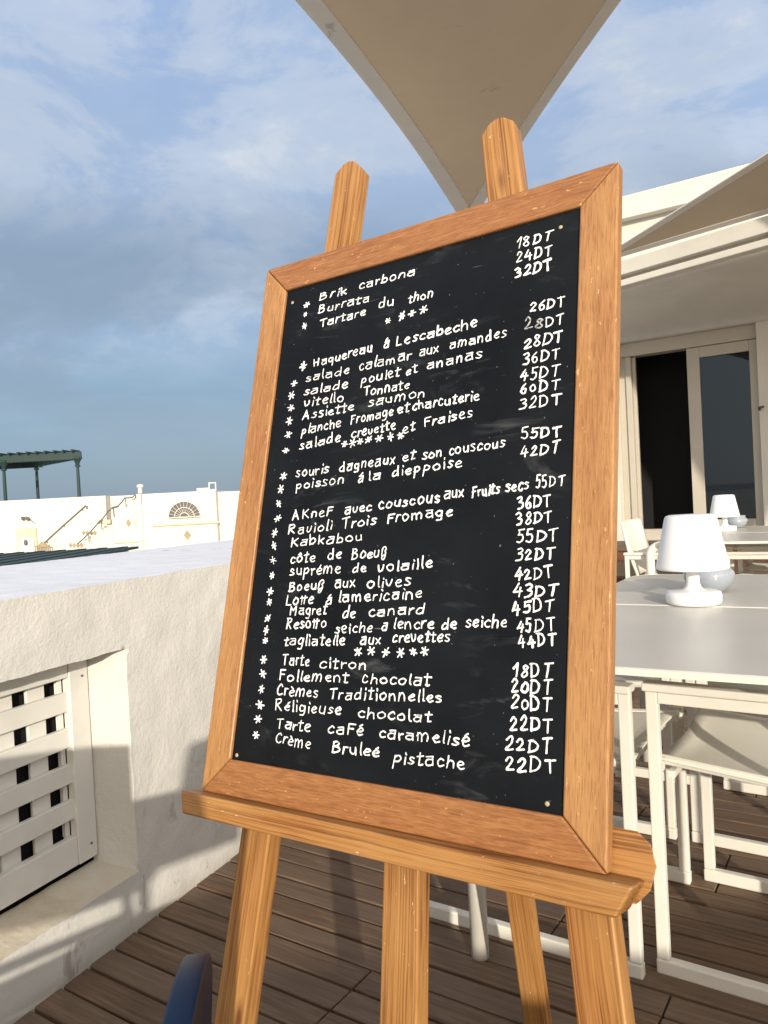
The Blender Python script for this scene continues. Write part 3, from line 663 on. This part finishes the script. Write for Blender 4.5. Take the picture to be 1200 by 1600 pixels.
make_table('farthest grey topped table holding the small looking lamp near the glass door', -1.293, 5.873, TW + .15, TD, ('ul',), ((.03, TD - .1, 1), (TW + .10, TD - .1, -1)), R(1.5), GT)
def make_lamp(label, x, y_, group):
    t_ = thing('table_lamp', label, 'lamp', (x, y_, .741), 0, group)
    add('base', lathe([(0, .0005), (.071, 0), (.077, .003), (.079, .010), (.0795, .028), (.077, .036), (.068, .040), (.045, .041), (.030, .044), (.0225, .052), (.019, .064), (.0185, .10), (.0185, .118), (0, .118)], 48), M['lamp'], t_, smooth=True, local=Matrix())
    add('shade', lathe([(0, .105), (.100, .105), (.1035, .108), (.103, .116), (.0745, .256), (.071, .264), (.062, .268), (0, .270)], 56), M['lamp'], t_, smooth=True, local=Matrix())
    return t_
l0 = make_lamp('large looking white mushroom table lamp on the nearer tables right of the chalkboard', -.512, 2.425, 'white mushroom table lamps')
ALLCH = [o for o in bpy.data.objects if o.parent == l0]
c = copy_tree(l0); c.location = (-1.045, 6.09, .741); c['label'] = 'small looking white table lamp standing in front of the glass door'
def make_bowl(label, x, y_):
    t_ = thing('glass_bowl', label, 'bowl', (x, y_, .741), 0, 'squat blue grey bowls')
    add('bowl_body', lathe([(0, 0), (.040, 0), (.048, .004), (.072, .030), (.080, .052), (.078, .066), (.066, .078), (.064, .082), (.066, .084), (.066, .095), (.061, .097), (.056, .094), (.056, .083), (.069, .060), (.060, .03), (.03, .012), (0, .010)], 48), M['bowl'], t_, smooth=True, local=Matrix())
    return t_
b0 = make_bowl('squat blue grey bowl behind the stem of the nearer lamp', -.520, 2.70)
ALLCH = [o for o in bpy.data.objects if o.parent == b0]
c = copy_tree(b0); c.location = (-1.035, 6.52, .741); c['label'] = 'squat blue grey bowl behind the stem of the lamp by the glass door'

# navy moulded chairs: one beside the camera, seen edge on at the lower left, others out of frame whose shadows reach the wall
def make_navy(label, mat_, group):
    t_ = thing('moulded_chair', label, 'chair', (0, 0, 0), 0, group, mat=mat_)
    # local: backrest in the x-z plane (x -.20...20), seat towards +y
    n = 24; out = []
    for k in range(n + 1):
        a = math.pi * k / n; out.append((-.205 * math.cos(a), .66 + .205 * math.sin(a) * .92))
    out = [(-.19, .46)] + out + [(.19, .46)]
    bm = bmesh.new(); F = []; Bk = []
    for x, z in out:
        yb = .006 * (x / .2) ** 2 - .10 * (z - .46); F.append(bm.verts.new((x, yb + .012, z))); Bk.append(bm.verts.new((x, yb - .012, z)))
    ctr = [(x * .86, .46 + (z - .46) * .93) for x, z in out]; F2 = []; B2 = []
    for x, z in ctr:
        yb = .006 * (x / .2) ** 2 - .10 * (z - .46); F2.append(bm.verts.new((x, yb + .006, z))); B2.append(bm.verts.new((x, yb - .006, z)))
    m_ = len(out)
    for i in range(m_ - 1):
        bm.faces.new((F[i], F[i + 1], Bk[i + 1], Bk[i])); bm.faces.new((F[i], F2[i], F2[i + 1], F[i + 1])); bm.faces.new((Bk[i], Bk[i + 1], B2[i + 1], B2[i]))
    for i in range(m_ // 2):
        j = m_ - 1 - i
        if j - i < 2: break
        for V_ in (F2, B2):
            try: bm.faces.new((V_[i], V_[i + 1], V_[j - 1], V_[j]) if j - 1 != i + 1 else (V_[i], V_[i + 1], V_[j]))
            except Exception: pass
    bev(bm, .004, 2, [e for e in bm.edges if e.verts[0] in F and e.verts[1] in F or e.verts[0] in Bk and e.verts[1] in Bk])
    add('backrest', bm, M['navy'], t_, smooth=True, local=Matrix())
    add('seat', bbox(-.20, .20, -.005, .42, .425, .458, .014, 3), M['navy'], t_, smooth=True, local=Matrix())
    for sx_ in (-1, 1):
        for (ya, yb) in ((.03, -.03), (.38, .42)):
            bm = bmesh.new(); tube(bm, [(sx_ * .165, ya, .43), (sx_ * .20, yb, 0)], .014, 10); add('leg', bm, M['navy'], t_, smooth=True, local=Matrix())
    return t_
GN = 'navy moulded plastic chairs beside the camera'
fwd = Vector((-.554, .832, 0)).normalized(); rgt = Vector((fwd.y, -fwd.x, 0))
p = atdepth(243, 1500, .66); ang = math.atan2(fwd.y, fwd.x) + R(6.0)
base_ = Vector((p.x, p.y, 0)) - Vector((math.cos(ang), math.sin(ang), 0)) * .10 + Vector((0, 0, p.z - .823))
nv = make_navy('glossy navy moulded chair back seen edge on at the lower left corner', Matrix.Translation(base_) @ Matrix.Rotation(ang, 4, 'Z'), None)
# the table beside the camera, its lamp and chair: out of frame, their shadows fall on the parapet wall
LD = Vector((-.66, .75, 0)).normalized(); SHP = Vector((.75, .66, 0)).normalized(); sa = math.atan2(SHP.y, SHP.x)
def at_light(s, t_): return W0 + WD * s - LD * t_
q = at_light(.86, 2.06) - SHP * .80; tb = make_table('grey topped terrace table right beside the camera, out of the picture', q.x, q.y, .80, .80, ('ll',), ((-.04, .10, 1), (.76, .10, -1)), sa, GT)
# the table's own y axis must run towards the sun, away from the wall
tb.rotation_euler = (0, 0, sa - math.pi); q = at_light(.86, 2.06); tb.location = (q.x, q.y, 0)
q = at_light(.765, 2.60); ALLCH = [o for o in bpy.data.objects if o.parent == l0]
c = copy_tree(l0); c.location = (q.x, q.y, .741); c['label'] = 'white table lamp on the table beside the camera, out of the picture'
q = at_light(.40, 1.60); ra = math.atan2(-LD.y, -LD.x); ALLCH = [o for o in bpy.data.objects if o.parent == c0]
c = copy_tree(c0); c.rotation_euler = (0, 0, ra); off = Matrix.Rotation(ra, 3, 'Z') @ Vector((-.61, CW - .02, 0)); c.location = (q.x - off.x, q.y - off.y, 0)
c['label'] = 'white sling armchair between the parapet wall and the camera, out of the picture'

# ------------------------------------------------------------------ shade sails
def sail(name, label, A, B, C, sag, concave, edges_hem, mast=None):
    t_ = thing(name, label, 'shade sail', A); N_ = 26; c = (A + B + C) / 3
    def pt(a, b_, g_):
        P = A * a + B * b_ + C * g_
        q = c - P
        pull = 4 * (a * b_ * (1 - g_) ** 1 * concave[0] + b_ * g_ * (1 - a) * concave[1] + g_ * a * (1 - b_) * concave[2])
        P = P + Vector((q.x, q.y, q.z)) * pull + Vector((0, 0, -sag * 27 * a * b_ * g_)); return P
    bm = bmesh.new(); V_ = {}
    for i in range(N_ + 1):
        for j in range(N_ + 1 - i): V_[i, j] = bm.verts.new(pt(1 - (i + j) / N_, i / N_, j / N_))
    for i in range(N_):
        for j in range(N_ - i):
            bm.faces.new((V_[i, j], V_[i + 1, j], V_[i, j + 1]))
            if i + j < N_ - 1: bm.faces.new((V_[i + 1, j], V_[i + 1, j + 1], V_[i, j + 1]))
    add('canvas', bm, M['sail'], t_, smooth=True)
    def edge(f, w):
        bm = bmesh.new(); rows = []
        for k in range(49):
            u = k / 48; P = f(u, 0); Q = f(u, .02); d = (Q - P); d = d.normalized() if d.length > 1e-6 else Vector((0, 0, 1))
            tn = (f(min(u + .02, 1), 0) - f(max(u - .02, 0), 0)).normalized(); d = (d - tn * d.dot(tn)).normalized(); nz = tn.cross(d).normalized()
            if nz.z > 0: nz = -nz
            rows.append([bm.verts.new(P + d * w + nz * .006), bm.verts.new(P - d * .012 + nz * .007), bm.verts.new(P - d * .012 - nz * .007), bm.verts.new(P + d * w - nz * .006)])
        for a, b_ in zip(rows, rows[1:]):
            for k in range(4): bm.faces.new((a[k], a[(k + 1) % 4], b_[(k + 1) % 4], b_[k]))
        bm.faces.new(rows[0]); bm.faces.new(rows[-1][::-1]); add('hem', bm, M['hem'], t_)
    w = edges_hem
    edge(lambda u, e: pt((1 - u) * (1 - e), u * (1 - e), e), w); edge(lambda u, e: pt((1 - u) * (1 - e), e, u * (1 - e)), w); edge(lambda u, e: pt(e, (1 - u) * (1 - e), u * (1 - e)), w)
    return t_
A1 = atdepth(730, 356, 7.0); B1 = atdepth(170, -330, 2.6); C1 = atdepth(1300, -440, 2.9)
sail('shade_sail', 'large sand coloured triangular shade sail overhead, its tip behind the chalkboard top', A1, B1, C1, .10, (.115, .10, .095), .105)
mst = thing('sail_mast', 'slim white steel mast holding the sail tip behind the chalkboard', 'mast', (A1.x, A1.y, 0)); bm = bmesh.new(); tube(bm, [(A1.x, A1.y + .06, 0), (A1.x, A1.y + .06, A1.z + .05)], .03, 16)
add('pole', bm, M['alu'], mst, smooth=True); add('foot_plate', bbox(A1.x - .1, A1.x + .1, A1.y - .04, A1.y + .16, .28 - .28, .012, .002), M['alu'], mst)
A2 = onz(925, 413, 3.53); e1 = onz(1200, 332, 3.53); B2 = A2 + (e1 - A2) * 3.4
n2_ = (e1 - A2).cross(Vector((.66, -.75, .250))).normalized()
C2 = A2 + (onplane(1330, 158, A2, n2_) - A2) * 1.8
sail('shade_sail', 'smaller sand coloured shade sail at the right edge in front of the white building', A2, B2, C2, .0, (.002, .02, .006), .05)
sail('shade_sail', 'sand coloured shade sail beyond the right edge of the picture, shading the glass door', Vector((.10, 6.25, 4.55)), Vector((3.96, 5.5, 5.0)), Vector((4.5, 3.3, 2.45)), .02, (.06, .06, .08), .10)

pw = thing('parapet_wall', 'low white wall added unseen on the sunny side of the terrace to shade the deck', 'wall', tuple(-LD * 1.75), sa)  # added unseen wall that keeps the low sun off the near deck
add('shade_wall_block', bbox(-5.5, 4.6, -.34, 0, -.03, .83, .01), M['facade'], pw, local=Matrix()); add('coping', bbox(-5.52, 4.62, -.36, .02, .8305, .86, .006), M['coping'], pw, local=Matrix())
# ------------------------------------------------------------------ building with glass door
FY = 10.0; bld = thing('terrace_building', 'white rendered building with a sliding glass door behind the terrace tables', 'building', (-1, FY, 0))
def fp(u, v, y_=FY):
    P = onplane(u, v, (0, y_, 0), Vector((0, 1, 0))); return P.x, P.z
X0, ZD1 = fp(975, 556); X1, _ = fp(1177, 526); _, ZD0 = fp(1180, 824); XO0 = fp(958, 538)[0]; XO1 = fp(1180.5, 503)[0]; ZO = fp(1070, 520)[1]
RZ = fp(1040, 296)[1]; RB = fp(958, 352)[1]; PZ = .41
xl = -4.0
def wallbox(x0, x1, z0, z1, y0=FY, y1=FY + .25, w=0): return bbox(x0, x1, y0, y1, z0, z1, w)
bm = bmesh.new(); box(bm, xl, XO0, FY, FY + .25, 0, ZO); box(bm, XO1, 6.5, FY, FY + .25, 0, ZO); box(bm, xl, 6.5, FY, FY + .25, ZO, RB - .002)
box(bm, XO0, XO1, FY, FY + .25, 0, PZ - .002); add('facade_wall', bm, M['facade'], bld)
bm = bbox(xl - .1, 6.6, FY - .15, FY + 3, RB, RZ, .01); add('roof_parapet', bm, M['facade'], bld)
bm = bmesh.new(); box(bm, xl, 6.5, FY + 3.0, FY + 3.2, 0, RB - .004); box(bm, xl, xl + .2, FY + .251, FY + 2.999, 0, RB - .004); box(bm, 6.3, 6.5, FY + .251, FY + 2.999, 0, RB - .004); add('side_wall', bm, M['facade'], bld)
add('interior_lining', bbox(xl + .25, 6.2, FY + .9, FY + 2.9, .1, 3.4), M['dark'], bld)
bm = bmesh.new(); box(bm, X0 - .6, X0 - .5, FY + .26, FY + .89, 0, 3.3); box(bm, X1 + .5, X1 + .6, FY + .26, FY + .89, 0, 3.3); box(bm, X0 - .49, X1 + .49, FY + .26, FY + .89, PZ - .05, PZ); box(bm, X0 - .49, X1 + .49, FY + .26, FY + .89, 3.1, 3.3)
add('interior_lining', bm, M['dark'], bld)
door = add('sliding_door', bbox(X0 - .06, X1 + .02, FY + .215, FY + .30, ZD1, ZO + .02, .004), M['doorm'], bld)      # head of the frame
yF = FY + .12
def dpart(name, x0, x1, z0, z1, y0=yF, y1=yF + .06, m_='doorm'): return add(name, bbox(x0, x1, y0, y1, z0, z1, .004), M[m_], door)
dpart('door_jamb', XO0 + .001, X0 - .03, PZ, ZO - .001, FY + .16, FY + .24); dpart('door_jamb', X0 - .029, X0 + .04, PZ, ZD1, FY + .13, FY + .24)
dpart('door_head', XO0 + .05, XO1 - .001, ZD1 + .001, ZO - .001, FY + .10, FY + .24); dpart('door_jamb', X1 + .03, XO1 - .001, PZ, ZD1, FY + .12, FY + .24)
xs0, xs1 = fp(1071, 600)[0], X1 + .028; g0, g1 = fp(1091, 600)[0], fp(1170, 600)[0]; zt = ZD1 - .005; zb = ZD0
dpart('sash_stile', xs0, g0, zb, zt); dpart('sash_stile', g1, xs1, zb, zt); dpart('sash_rail', g0 + .001, g1 - .001, zt - .13, zt); dpart('sash_rail', g0 + .001, g1 - .001, zb, zb + .10)
dpart('pane', g0 + .001, g1 - .001, zb + .101, zt - .131, yF + .025, yF + .033, 'glass'); dpart('sash_stile', X0 + .041, X0 + .085, zb, zt, yF + .065, yF + .115)
dpart('door_track', X0 + .04, xs1, PZ, zb - .002, FY + .09, FY + .26)
bm = bmesh.new(); tube(bm, [(fp(1187, 640)[0], FY - .002, fp(1187, 640)[1]), (fp(1187, 640)[0], FY - .05, fp(1187, 640)[1] + .02), (fp(1195, 646)[0], FY - .07, fp(1195, 640)[1] + .03)], .014, 8)
add('wall_hook', bm, M['iron'], bld, smooth=True)
# angled canopy beam and its soffit
ca, cb_ = onz(930, 419.7, 3.50), onz(1200, 336, 3.50); cdv = (cb_ - ca); cdv.z = 0; Lc = cdv.length; cdv.normalize(); cn = Vector((cdv.y, -cdv.x, 0))
if cn.y > 0: cn = -cn
can = thing('canopy', 'white angled canopy beam over the glass door of the building', 'canopy', ca); CMx = frame_mat(ca, cdv, -cn, Vector((0, 0, 1)) if cdv.cross(-cn).z > 0 else Vector((0, 0, -1)))
add('fascia', bbox(-.9, 6.5, 0, .16, -.150, 0, .008), M['facade'], can, CMx); add('lower_fascia', bbox(-.9, 6.5, .05, .22, -.255, -.185, .012), M['facade'], can, CMx); add('shadow_gap', bbox(-.9, 6.5, .09, .2, -.1849, -.1501), M['doorm'], can, CMx)
q0 = ca - cdv * .9 - cn * .16; q1 = ca + cdv * 6.3 - cn * .16; bm = bmesh.new(); rows = []
for k in range(17):   # coved soffit sweeping down to the wall above the door
    th = R(90 * k / 16); r_ = []
    for q in (q0, q1): r_.append(bm.verts.new((q.x, q.y + .02 + (FY - .012 - q.y - .02) * math.sin(th), 2.955 + .290 * math.cos(th))))
    rows.append(r_)
for a, b_ in zip(rows, rows[1:]): bm.faces.new((a[0], a[1], b_[1], b_[0]))
s = add('soffit', bm, M['facade'], can, smooth=True); md = s.modifiers.new('thickness', 'SOLIDIFY'); md.thickness = .05; md.offset = 1
# raised platform and step in front of the building
pe = onz(958, 857, PZ).y
st = thing('platform_steps', 'red brown timber edged platform and step below the glass door', 'steps', (-1, pe, 0))
add('platform', bbox(-3.9, 6, pe + .03, FY - .001, .0, PZ, .004), M['deck'], st); add('riser', bbox(-3.9, 6, pe, pe + .029, .27, PZ - .03, .003), M['riser'], st)
add('nosing', bbox(-3.9, 6, pe - .02, pe + .029, PZ - .029, PZ + .001, .003), M['deck'], st)
add('step_tread', bbox(-3.3, 6, pe - 1.5, pe - .001, .24, .27, .004), M['deck'], st); add('riser', bbox(-3.3, 6, pe - 1.48, pe - 1.45, 0, .239), M['riser'], st)

# ------------------------------------------------------------------ far left: neighbouring roofscape
def far(u, v, D): P = atdepth(u, v, D); return P.dot(rgt), P.z
FM = frame_mat(Vector((0, 0, 0)), rgt, fwd, Vector((0, 0, 1)))   # local x right, y away, z up
def fobj(name, bm_, mt, parent, smooth=False): return add(name, bm_, M[mt], parent, FM, smooth)
def fthing(name, label, cat, u, v, D, group=None):
    P = atdepth(u, v, D); return thing(name, label, cat, (P.x, P.y, -6), 0, group)
D0 = 40.0
nb = fthing('stucco_house', 'sunlit cream house with an outdoor stair and fan window beyond the parapet', 'building', 150, 800, D0)
xr = lambda u, v=800, D=D0: far(u, v, D)[0]
zr_ = lambda u, v, D=D0: far(u, v, D)[1]
# terrace wall behind the stair, tall right block, far right annex
fobj('rear_wall', bbox(xr(-260), xr(150, 800), D0 + 1.5, D0 + 4, -6, zr_(75, 779, D0 + 1.5), .03), 'far', nb)
fobj('rear_wall', bbox(xr(150) + .02, xr(216), D0 + 2.1, D0 + 4, -6, zr_(180, 775, D0 + 2.1), .03), 'far', nb)
fobj('block', bbox(xr(222, 790), xr(338, 790), D0, D0 + 4, -6, zr_(280, 769), .03), 'far', nb)
fobj('block_return', bbox(xr(213, 790), xr(222, 790) - .01, D0 - .1, D0 + 4, -6, zr_(218, 772), .03), 'far', nb)
fobj('annex', bbox(xr(338, 790) + .01, xr(520), D0 + .35, D0 + 4, -6, zr_(350, 768), .03), 'far', nb)
# stair: stepped mass rising to the right
bx = [(113, 857), (127, 852), (137, 842), (150, 833), (163, 825), (176, 817), (186, 805), (196, 797), (205, 788)]
for (u0, v0), (u1, v1) in zip(bx, bx[1:] + [(213, 778)]):
    fobj('step', bbox(xr(u0), xr(u1) - .01, D0 + .25, D0 + 1.48, -6, zr_((u0 + u1) / 2, v1, D0 + .25), .01), 'far', nb)
fobj('stair_parapet', bbox(xr(176), xr(222) + .03, D0 - .05, D0 + .24, -6, zr_(200, 790), .03), 'far', nb)
fobj('ledge_moulding', bbox(xr(176), xr(222), D0 - .14, D0 - .051, zr_(200, 848), zr_(200, 845.5)), 'sand', nb)
fobj('ledge_moulding', bbox(xr(238), xr(342), D0 - .12, D0 - .001, zr_(290, 820), zr_(290, 817)), 'sand', nb)
fobj('beam_end', bbox(xr(151), xr(172), D0 + .0, D0 + .2, zr_(160, 819), zr_(160, 812.5), .02), 'sand', nb)
# fan window
cx, cz = xr(289, 807), zr_(289, 808); rw = xr(314, 807) - cx
bm = prism([(cx + rw * math.cos(math.pi * k / 24), cz + rw * math.sin(math.pi * k / 24) * .98) for k in range(25)], 0, .06)
wM = FM @ Matrix(((1, 0, 0, 0), (0, 0, 1, D0 - .07), (0, 1, 0, 0), (0, 0, 0, 1)))
win = add('fan_window', bm, M['iron'], nb, wM)
bm = bmesh.new()
for rr in (.28, .62, 1.0): tube(bm, [(cx + rw * rr * math.cos(math.pi * k / 20), cz + rw * rr * math.sin(math.pi * k / 20) * .98, -.05) for k in range(21)], .022, 6)
for k in range(1, 12):
    a = math.pi * k / 12; tube(bm, [(cx + rw * .28 * math.cos(a), cz + rw * .28 * math.sin(a), -.045), (cx + rw * math.cos(a), cz + rw * math.sin(a) * .98, -.045)], .012, 5)
tube(bm, [(cx - rw, cz, -.05), (cx + rw, cz, -.05)], .035, 6); add('tracery', bm, M['far'], win, wM)
def diamond(u, v, w, h, D, mt='brass', name='diamond_tile'):
    x, z = far(u, v, D); k = D / FPX; bm = prism([(x, z - h * k / 2), (x + w * k / 2, z), (x, z + h * k / 2), (x - w * k / 2, z)], 0, .05)
    return add(name, bm, M[mt], nb, FM @ Matrix(((1, 0, 0, 0), (0, 0, 1, D - .06), (0, 1, 0, 0), (0, 0, 0, 1))))
diamond(293, 836, 11, 15, D0); diamond(201, 817, 8, 12, D0 - .06); diamond(212, 815, 8, 10, D0 - .06, 'sand')
for k in range(4): diamond(110.5 + 5.6 * k, 852, 5.5, 8, D0 + .22)
for k in range(4): diamond(131 + 5.8 * k, 832.5, 5.5, 7, D0 + .22)
# finial, roof frame, railings, arch niche, bench, spotlights
def fin(u, v0, v1, D):
    x, z0 = far(u, v0, D); z1 = far(u, v1, D)[1]; h = z0 - z1
    t_ = fthing('roof_finial', 'white ball finial on a post on the far roof edge', 'finial', u, v0, D); fobj('post', bbox(x - .09, x + .09, D - .09, D + .09, z1 - .03, z1 + h * .5), 'far', t_)
    o_ = add('ball', lathe([(0, h), (.09, h * .96), (.17, h * .85), (.19, h * .72), (.15, h * .58), (.10, h * .5), (.11, h * .45), (0, h * .45)], 20), M['far'], t_, FM @ Matrix.Translation((x, D, z1)), smooth=True)
fin(219, 756, 770, D0 + .3)
x, z = far(325, 765, D0 + .4); t_ = fthing('roof_box', 'small white open roof frame and low plinth on the far house', 'roof structure', 325, 760, D0)
bm = bmesh.new(); x1_ = xr(336); zt_ = zr_(330, 753)
for xx in (x, x1_ - .06): box(bm, xx, xx + .06, D0 + .6, D0 + .66, z - .3, zt_)
box(bm, x + .0602, x1_ - .0602, D0 + .6, D0 + .66, zt_ - .06, zt_ - .0005); box(bm, x + .0602, x1_ - .0602, D0 + .605, D0 + .65, z - .3, z + .02); fobj('frame', bm, 'far', t_)
fobj('plinth', bbox(xr(305), x - .01, D0 + .6, D0 + 1, z - .4, zr_(315, 762)), 'far', t_)
def rail(label, pts, posts, D, r=.035):
    t_ = fthing('handrail', label, 'handrail', pts[0][0], pts[0][1], D); bm = bmesh.new()
    P = [(far(u, v, D)[0], D, far(u, v, D)[1]) for u, v in pts]; tube(bm, P, r, 7); fobj('top_rail', bm, 'iron', t_, True)
    for u, v0, v1 in posts:
        bm = bmesh.new(); tube(bm, [(far(u, v0, D)[0], D + .005, far(u, v0, D)[1]), (far(u, v0, D)[0] + .02, D + .005, far(u, v1, D)[1])], r * .6, 6); fobj('baluster', bm, 'iron', t_, True)
rail('straight iron handrail on the far house wall above the green pergola roof', [(64, 854), (66, 851), (100, 820), (134, 790), (136, 791), (136, 795)], [(73, 846, 849), (100, 820, 823), (129, 795, 798)], D0 + 1.42)
rail('wavy iron stair handrail with thin balusters on the far house', [(121, 850), (130, 842), (138, 834), (146, 826), (155, 815), (160, 811), (166, 803), (172, 796), (176, 793), (184, 791), (191, 784), (195, 778), (200, 778), (207, 777), (212, 773), (212, 778)], [(138, 834, 848), (158, 812, 828), (177, 793, 808), (196, 778, 792)], D0 - .16)
t_ = fthing('arched_niche', 'sand coloured stone panel with a white pointed arch niche on the far house', 'niche', 20, 850, D0)
xa, xb = xr(4), xr(36); za, zb_ = zr_(20, 885), zr_(20, 827)
fobj('stone_panel', bbox(xa, xb, D0 + 1.40, D0 + 1.49, za, zb_), 'sand', t_)
mx_ = (xa + xb) / 2 + .02; hw_ = (xb - xa) * .37; zs = zr_(20, 848); top_ = zr_(20, 838)
arch = [(mx_ - hw_, za), (mx_ + hw_, za), (mx_ + hw_, zs), (mx_ + hw_ * .75, zs + (top_ - zs) * .45), (mx_ + hw_ * .3, zs + (top_ - zs) * .7), (mx_, top_), (mx_ - hw_ * .3, zs + (top_ - zs) * .7), (mx_ - hw_ * .75, zs + (top_ - zs) * .45), (mx_ - hw_, zs)]
add('arch', prism(arch, 0, .05), M['far'], t_, FM @ Matrix(((1, 0, 0, 0), (0, 0, 1, D0 + 1.34), (0, 1, 0, 0), (0, 0, 0, 1))))
add('wall_lantern', lathe([(0, -.16), (.07, -.12), (.09, 0), (.07, .12), (0, .16)], 14), M['iron'], t_, FM @ Matrix.Translation((xr(20), D0 + 1.25, zr_(20, 850))), smooth=True)
t_ = fthing('spotlights', 'pair of small black spotlights above the arched niche on the far house', 'spotlight', 20, 811, D0)
for u, v in ((17, 811), (25, 811.5)): fobj('spot_head', lathe([(0, -.12), (.09, -.05), (.10, .03), (.05, .1), (0, .1)], 12), 'iron', t_).matrix_basis = WM[t_].inverted() @ FM @ Matrix.Translation((xr(u), D0 + 1.3, zr_(u, v)))
bm = bmesh.new(); tube(bm, [(xr(17), D0 + 1.4, zr_(17, 811)), (xr(21), D0 + 1.38, zr_(20, 808)), (xr(25), D0 + 1.4, zr_(25, 811)), (xr(34), D0 + 1.45, zr_(34, 819))], .02, 6); fobj('bracket', bm, 'iron', t_)
t_ = fthing('garden_bench', 'brown slatted bench back with a small crest before the far house', 'bench', 50, 855, D0)
xa, xb = xr(37), xr(62); zz = zr_(50, 854); bm = bbox(xa, xb, D0 + 1.0, D0 + 1.05, zz - .07, zz); fobj('top_rail', bm, 'brass', t_)
for k in range(8):
    xx = xa + (xb - xa - .05) * k / 7; fobj('slat', bbox(xx, xx + .05, D0 + 1.005, D0 + 1.04, zz - .9, zz - .071), 'brass', t_)
xm = (xa + xb) / 2; add('crest', prism([(xm - .22, 0), (xm + .22, 0), (xm + .12, .12), (xm, .2), (xm - .12, .12)], 0, .04), M['brass'], t_, FM @ Matrix(((1, 0, 0, 0), (0, 0, 1, D0 + 1), (0, 1, 0, zz + .002), (0, 0, 0, 1))))
# green pergola standing on the far terrace
pg = fthing('green_pergola', 'dark green pergola with turned posts on top of the far house', 'pergola', 60, 740, 39)
DF, DB = 44.6, 50.0
def fpost(u, v0, v1, D):
    x, zt_ = far(u, v0, D); zb2 = far(u, v1, D)[1] - .3; h = zt_ - zb2
    pts = [(.11, 0), (.10, h * .55), (.09, h * .76), (.17, h * .77), (.17, h * .80), (.11, h * .82), (.17, h * .88), (.30, h * .955), (.30, h * .985), (.11, h)]
    o_ = add('post', lathe([(0, 0)] + pts + [(0, h)], 4), M['green'], pg, FM @ Matrix.Translation((x, D, zb2)) @ Matrix.Rotation(R(45), 4, 'Z')); return x
xL = fpost(6, 719, 782, DF); xR = fpost(121, 713, 776, DF); xB = fpost(57, 719, 778, DB); fpost(-75, 722, 778, DB); fpost(-130, 722, 785, DF)
zb3, zt3 = far(60, 721, DF)[1], far(60, 709, DF)[1]; xb0 = xr(-140, 715, DF)
fobj('beam', bbox(xb0, xR + .25, DF - .09, DF + .09, zb3, zt3, .02), 'green', pg); xb2 = xB + .4
fobj('beam', bbox(xb0, xb2, DB - .09, DB + .09, zb3, zt3, .02), 'green', pg)
a = Vector((xR, DF + .1, 0)); b_ = Vector((xB, DB - .1, 0)); dv = (b_ - a).normalized(); nvp = Vector((dv.y, -dv.x, 0)) * .08
bm = prism([(a + nvp)[:2], (b_ + nvp)[:2], (b_ - nvp)[:2], (a - nvp)[:2]], zb3 + .01, zt3 - .01); fobj('beam', bm, 'green', pg)
xx = xb0 + .2
while xx < xR + .3:
    tt = (xR + .3 - xx) / (xR - xB); 
    ye = DB + .3 if xx < xB + .3 else DF + (DB - DF) * min(1, (xR + .35 - xx) / (xR - xB)) + .2
    fobj('rafter', bbox(xx - .05, xx + .05, DF - .45, ye, zt3 + .001, zt3 + .12, .01), 'green', pg); xx += .52
fobj('roof_board', bbox(xb0, xB + .3, DF - .2, DB + .2, zt3 + .121, zt3 + .14), 'gdark', pg)
# lower slatted green roof between the parapet and the far house
lp = fthing('slatted_roof', 'low dark green slatted pergola roof just beyond the parapet', 'pergola roof', 100, 870, 13)
DA = 13.0
def lo(u, v, D): return far(u, v, D)
e0 = lo(207, 857.5, DA); zr0 = e0[1] ; n = 20
xs = [lo(u, 860, DA)[0] for u in range(-190, 208, 17)]
for k, (a_, b2_) in enumerate(zip(xs, xs[1:])):
    fobj('roof_slat', bbox(a_ + .03, b2_ - .02, 8.3, DA + .6, zr0 - .03 + .010 * (k % 2), zr0 + .012 + .010 * (k % 2), .004), 'gdark', lp)
fobj('edge_beam', bbox(xs[0], xs[-1], DA - .1, DA, zr0 - .16, zr0 - .031), 'gdark', lp); fobj('edge_beam', bbox(xs[0], xs[-1], 8.6, 8.7, zr0 - .16, zr0 - .031), 'gdark', lp)
for D in (8.65, DA - .05): 
    for xx in (xs[0] + .2, xs[-1] - .3): fobj('post', bbox(xx - .05, xx + .05, D - .04, D + .04, -6, zr0 - .161), 'gdark', lp)
